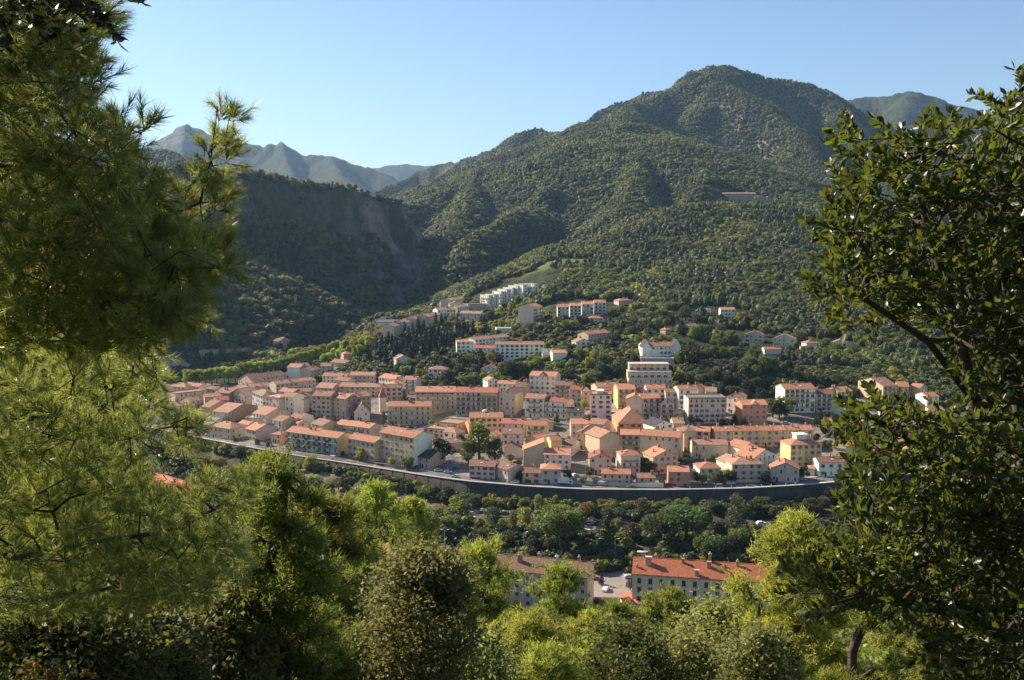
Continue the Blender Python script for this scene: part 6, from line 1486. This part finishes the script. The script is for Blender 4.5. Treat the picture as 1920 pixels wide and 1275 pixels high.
near_oak("oak_bough", "dark leafy oak bough hanging into the top left corner", (-4.2, 3.6, 121.6, 123.6, 6), [[(-120, -180, 3.2), (20, -60, 3.1), (150, -5, 3.1)]], [([(-60, -120), (190, -120), (200, -10), (196, 25), (175, 48), (150, 40), (120, 52), (60, 20), (-60, 30)], 60, 2.9, 3.4)], 104, M_bough, L=.045)

# crowns further down the slope: (kind, px centre, py top, px width, py bottom, depth, label)
def slope_tree(kind, px, top, wpx, bot, Y, label, seed, shape='round', n=None):
    r = np.random.default_rng(seed); rr = random.Random(seed); T_ = at(px, top, Y); B_ = at(px, bot, Y); h = T_.z - B_.z; w = wpx / FPX * Y / 2
    zg = g(T_.x, Y); zb = min(B_.z, T_.z - h); root = empty("pine_tree" if kind in 'pP' else "oak_tree", (T_.x, Y, zg), 0); tag(root, label, "tree")
    base = zb - zg; area = wpx * (min(bot, 1285) - top); isp = kind in 'pP'; nb = int(min(max(area / ((34 if isp else 62) * (3.0 if Y < 16 and isp else 1)), 420), 3000 if isp else 2200)); ncl = 46 if Y > 30 else 80
    zc = r.uniform(.02, .93, ncl); ac = r.uniform(0, 6.28, ncl); prf = np.sqrt(np.maximum(.03, 1 - np.abs(2 * zc - .72) ** 2.2 * .62)) * (1 - .45 * np.clip(zc - .75, 0, 1) * 4 * .6); qc = np.sqrt(r.uniform(.15, 1, ncl)) * prf * r.uniform(.6, 1.22, ncl)
    CC = np.stack([np.cos(ac) * w * qc * .86, np.sin(ac) * w * qc * .86, h * zc], 1); CC = np.vstack([CC, [[0, 0, h * .93], [w * .1, 0, h * .86]]]); ki = r.integers(0, len(CC), nb); cs = w * r.uniform(.08, .19, len(CC)); cs[-2:] = w * .09
    buds = CC[ki] + r.normal(size=(nb, 3)) * cs[ki][:, None] * [1, 1, .6]; buds[:, 2] = np.clip(buds[:, 2], 0, h * 1.0) + base
    st = [(np.array([.03 * h * math.sin(i * .9 + seed), .02 * h * math.cos(i * 1.3), base - h * .15 + (h * 1.02) * i / 10 * .93]), i - 1) for i in range(11)]; A, par, tips = grow(st, buds, w * .22, r, .05)
    T = A[tips] - A[par[tips]]; T /= np.linalg.norm(T, axis=1)[:, None] + 1e-9
    if isp:
        k = 26; Ln = .10 * (1 + Y / 42); D = np.repeat(T * .5 + [0, 0, .45], k, 0) + unit(len(tips) * k, r) * .9; D /= np.linalg.norm(D, axis=1)[:, None]; C = np.repeat(A[tips], k, 0) + r.normal(size=(len(D), 3)) * Ln * .45
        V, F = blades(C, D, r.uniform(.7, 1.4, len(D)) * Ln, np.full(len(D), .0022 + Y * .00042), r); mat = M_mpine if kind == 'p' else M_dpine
    else:
        k = 22; C = np.repeat(A[tips], k, 0) + r.normal(size=(len(tips) * k, 3)) * (.07 + Y * .0045) ; V, F = leaf_quads(C, .024 + Y * .0011, r, .2, 1.15); mat = M_moak if kind == 'o' else M_mdark
    link("crown", np_mesh("crown", V, F), root, mat); wood(A, par, .004 + Y * .0002, "branches", root, M_bark, .42, 5, .02 * h + .03)
    b = MB(); rad = .02 * h + .05; b.tube([(0, 0, -1), tuple(st[0][0]), tuple(st[3][0])], [rad * 1.3, rad, rad * .8], 7); b.obj("trunk", M_bark, root, True); return root
for i, a in enumerate([('p', 515, 832, 240, 1300, 15, "light pine whose feathery top stands against the riverside road"), ('p', 600, 915, 270, 1330, 27, "broad bright pine with a dark trunk, centre left of the bottom"), ('P', 345, 955, 300, 1230, 17, "dull pine behind the thick crossing bough"), ('o', 785, 1022, 290, 1340, 19, "leafy olive-brown holm oak with visible stems, bottom centre left"),
        ('p', 905, 1020, 190, 1240, 46, "slim bright pine touching the grey block's roof"), ('p', 1054, 1058, 165, 1225, 72, "rounded bright pine in front of the grey block's end"), ('p', 985, 1150, 250, 1330, 38, "low spreading bright pine, bottom centre"), ('p', 1500, 955, 250, 1340, 34, "great yellow-green pine at the white block's right end"), ('p', 1620, 985, 190, 1340, 31, "yellow-green pine leaning behind the oak's lowest twigs"),
        ('p', 1255, 1100, 130, 1230, 62, "small bright pine before the white block's wall"), ('o', 1335, 1128, 170, 1330, 36, "browning oak between the white block and the great pine"), ('d', 1185, 1180, 270, 1340, 28, "dark low oak at the bottom, right of centre"), ('p', 1160, 1128, 110, 1230, 58, "little bright pine below the yard"), ('o', 420, 1110, 230, 1330, 14.5, "grey-green bush oak at the bottom left of centre"),
        ('d', 110, 1130, 380, 1340, 9.5, "dark shrub filling the bottom left corner"), ('p', 700, 905, 130, 1050, 62, "yellow-green pine beside the pink house"), ('p', 150, 850, 330, 1120, 11.5, "light feathery pine behind the lower left boughs"), ('P', 110, 640, 380, 900, 13, "pine crown seen between the two left pines"), ('p', 1790, 1010, 300, 1340, 40, "bright pine seen through the oak at the lower right"), ('p', 1105, 1150, 120, 1240, 50, "small rounded pine left of the yard pine"),
        ('o', 1420, 1180, 160, 1340, 26, "pale holm oak at the foot of the great yellow-green pine"), ('P', 660, 1180, 200, 1340, 22, "dark pine crown low at the bottom beside the leafy holm oak"), ('o', 900, 1215, 200, 1340, 21, "small olive-green oak at the very bottom centre"), ('o', 1290, 1200, 150, 1330, 30, "brown-tinged oak crown right of the dark low oak"), ('p', 1850, 880, 200, 1040, 95, "bright pine far down the slope behind the oak"), ('d', 270, 1180, 260, 1340, 11.5, "dark green bush with bright tips at the bottom left"), ('p', 455, 1010, 190, 1330, 24, "bright pine between the feathery-topped one and the broad one"), ('p', 560, 1120, 240, 1340, 19, "bright low pine at the very bottom under the broad one"), ('p', 690, 1010, 170, 1330, 33, "soft yellow-green pine left of the leafy holm oak"), ('p', 860, 1110, 150, 1330, 44, "soft pine right of the leafy holm oak"), ('p', 1120, 1200, 190, 1340, 33, "pale low pine in the middle of the bottom edge"), ('p', 1400, 1110, 170, 1340, 44, "pale pine left of the great yellow-green one"),
        ('p', 1250, 1180, 150, 1340, 42, "little yellow-green pine behind the dark low oak"), ('p', 320, 1150, 220, 1340, 15, "dim bright-tipped pine under the thick crossing bough"), ('p', 1030, 1215, 170, 1340, 26, "fresh green pine top at the bottom edge, centre"), ('p', 775, 930, 90, 1040, 85, "slender pine far down behind the leafy holm oak"),
        ('P', 480, 1130, 180, 1330, 20, "dull pine between the grey-green bush oak and the broad bright pine")]): slope_tree(*a, seed=200 + i)

# orange-flowered shrub in the corner
P = at(70, 1262, 8.2); root = empty("flowering_shrub", (P.x, P.y, g(P.x, P.y))); tag(root, "little shrub with orange flower heads in the bottom left corner", "shrub"); dz = P.z - g(P.x, P.y)
C = rng.normal(size=(900, 3)) * [.22, .15, .16] + [0, 0, dz - .18]; V, F = leaf_quads(C, .03, rng, .2); link("foliage", np_mesh("foliage", V, F), root, M_mdark)
M_petal = leafmat("orange_petals", (.65, .25, .03), (.6, .25, .02), .3)
for x, z in ((-.08, .02), (.0, .06), (.10, .0), (.15, -.04), (-.02, -.05), (.42, .02), (.47, -.02)):
    V, F = leaf_quads(rng.normal(size=(26, 3)) * .014 + [x, 0, dz + z], .018, rng, .4); link("flower_head", np_mesh("flower_head", V, F), root, M_petal)
b = MB()
for x in (-.1, 0, .1, .3): b.tube([(x * .3, 0, -.1), (x, 0, dz)], [.012, .005], 5)
b.obj("stem", M_bark, root)

# brush on the slope between the single trees
def slope_brush():
    n = 15000; u = rng.uniform(-.75, .75, n); Y = 9 + rng.random(n) ** .75 * 300; x, y = u * Y, Y; px = 960 + u * FPX
    k = ~((Y > 246) & (px > 820) & (px < 1500)) & ~((Y > 150) & (px > 1085) & (px < 1200)) & (Y > np.where(np.abs(u) > .2, 9, 16)); Y = Y[k]; x = x[k]; y = y[k]; z = height(x, y); m = len(x)
    pr = [clump_proto("brush_a", 'round', 900, .06, M_mpine, 51, 1, .6), clump_proto("brush_b", 'round', 900, .06, M_moak, 52, 1, .6), clump_proto("brush_c", 'round', 900, .06, M_mdark, 53, 1, .6)]
    w = np.clip(Y / 14, .8, 5.2) * rng.uniform(.5, 1.15, m); idx = rng.choice([0, 1, 2], m, p=[.42, .33, .25]); o = geo_scatter("brush", x, y, z - .2, np.stack([w, w, w * rng.uniform(.7, 1.2, m)], 1), pr, idx); tag(o, kind="stuff")
slope_brush()
# ------------------------------------------------------------------ air
hz = MB(); hz.box(-9500, -350, -40, 9500, 12500, 1250); ho = hz.obj("haze", [], None); tag(ho, kind="stuff")
ho.data.flip_normals()
m, n, l, out = nodes("haze_air"); v = n.new("ShaderNodeVolumePrincipled"); v.inputs['Color'].default_value = (.42, .66, 1.0, 1); v.inputs['Density'].default_value = 4.0e-5; v.inputs['Anisotropy'].default_value = .3; l.new(v.outputs[0], out.inputs[1]); ho.data.materials.append(m)
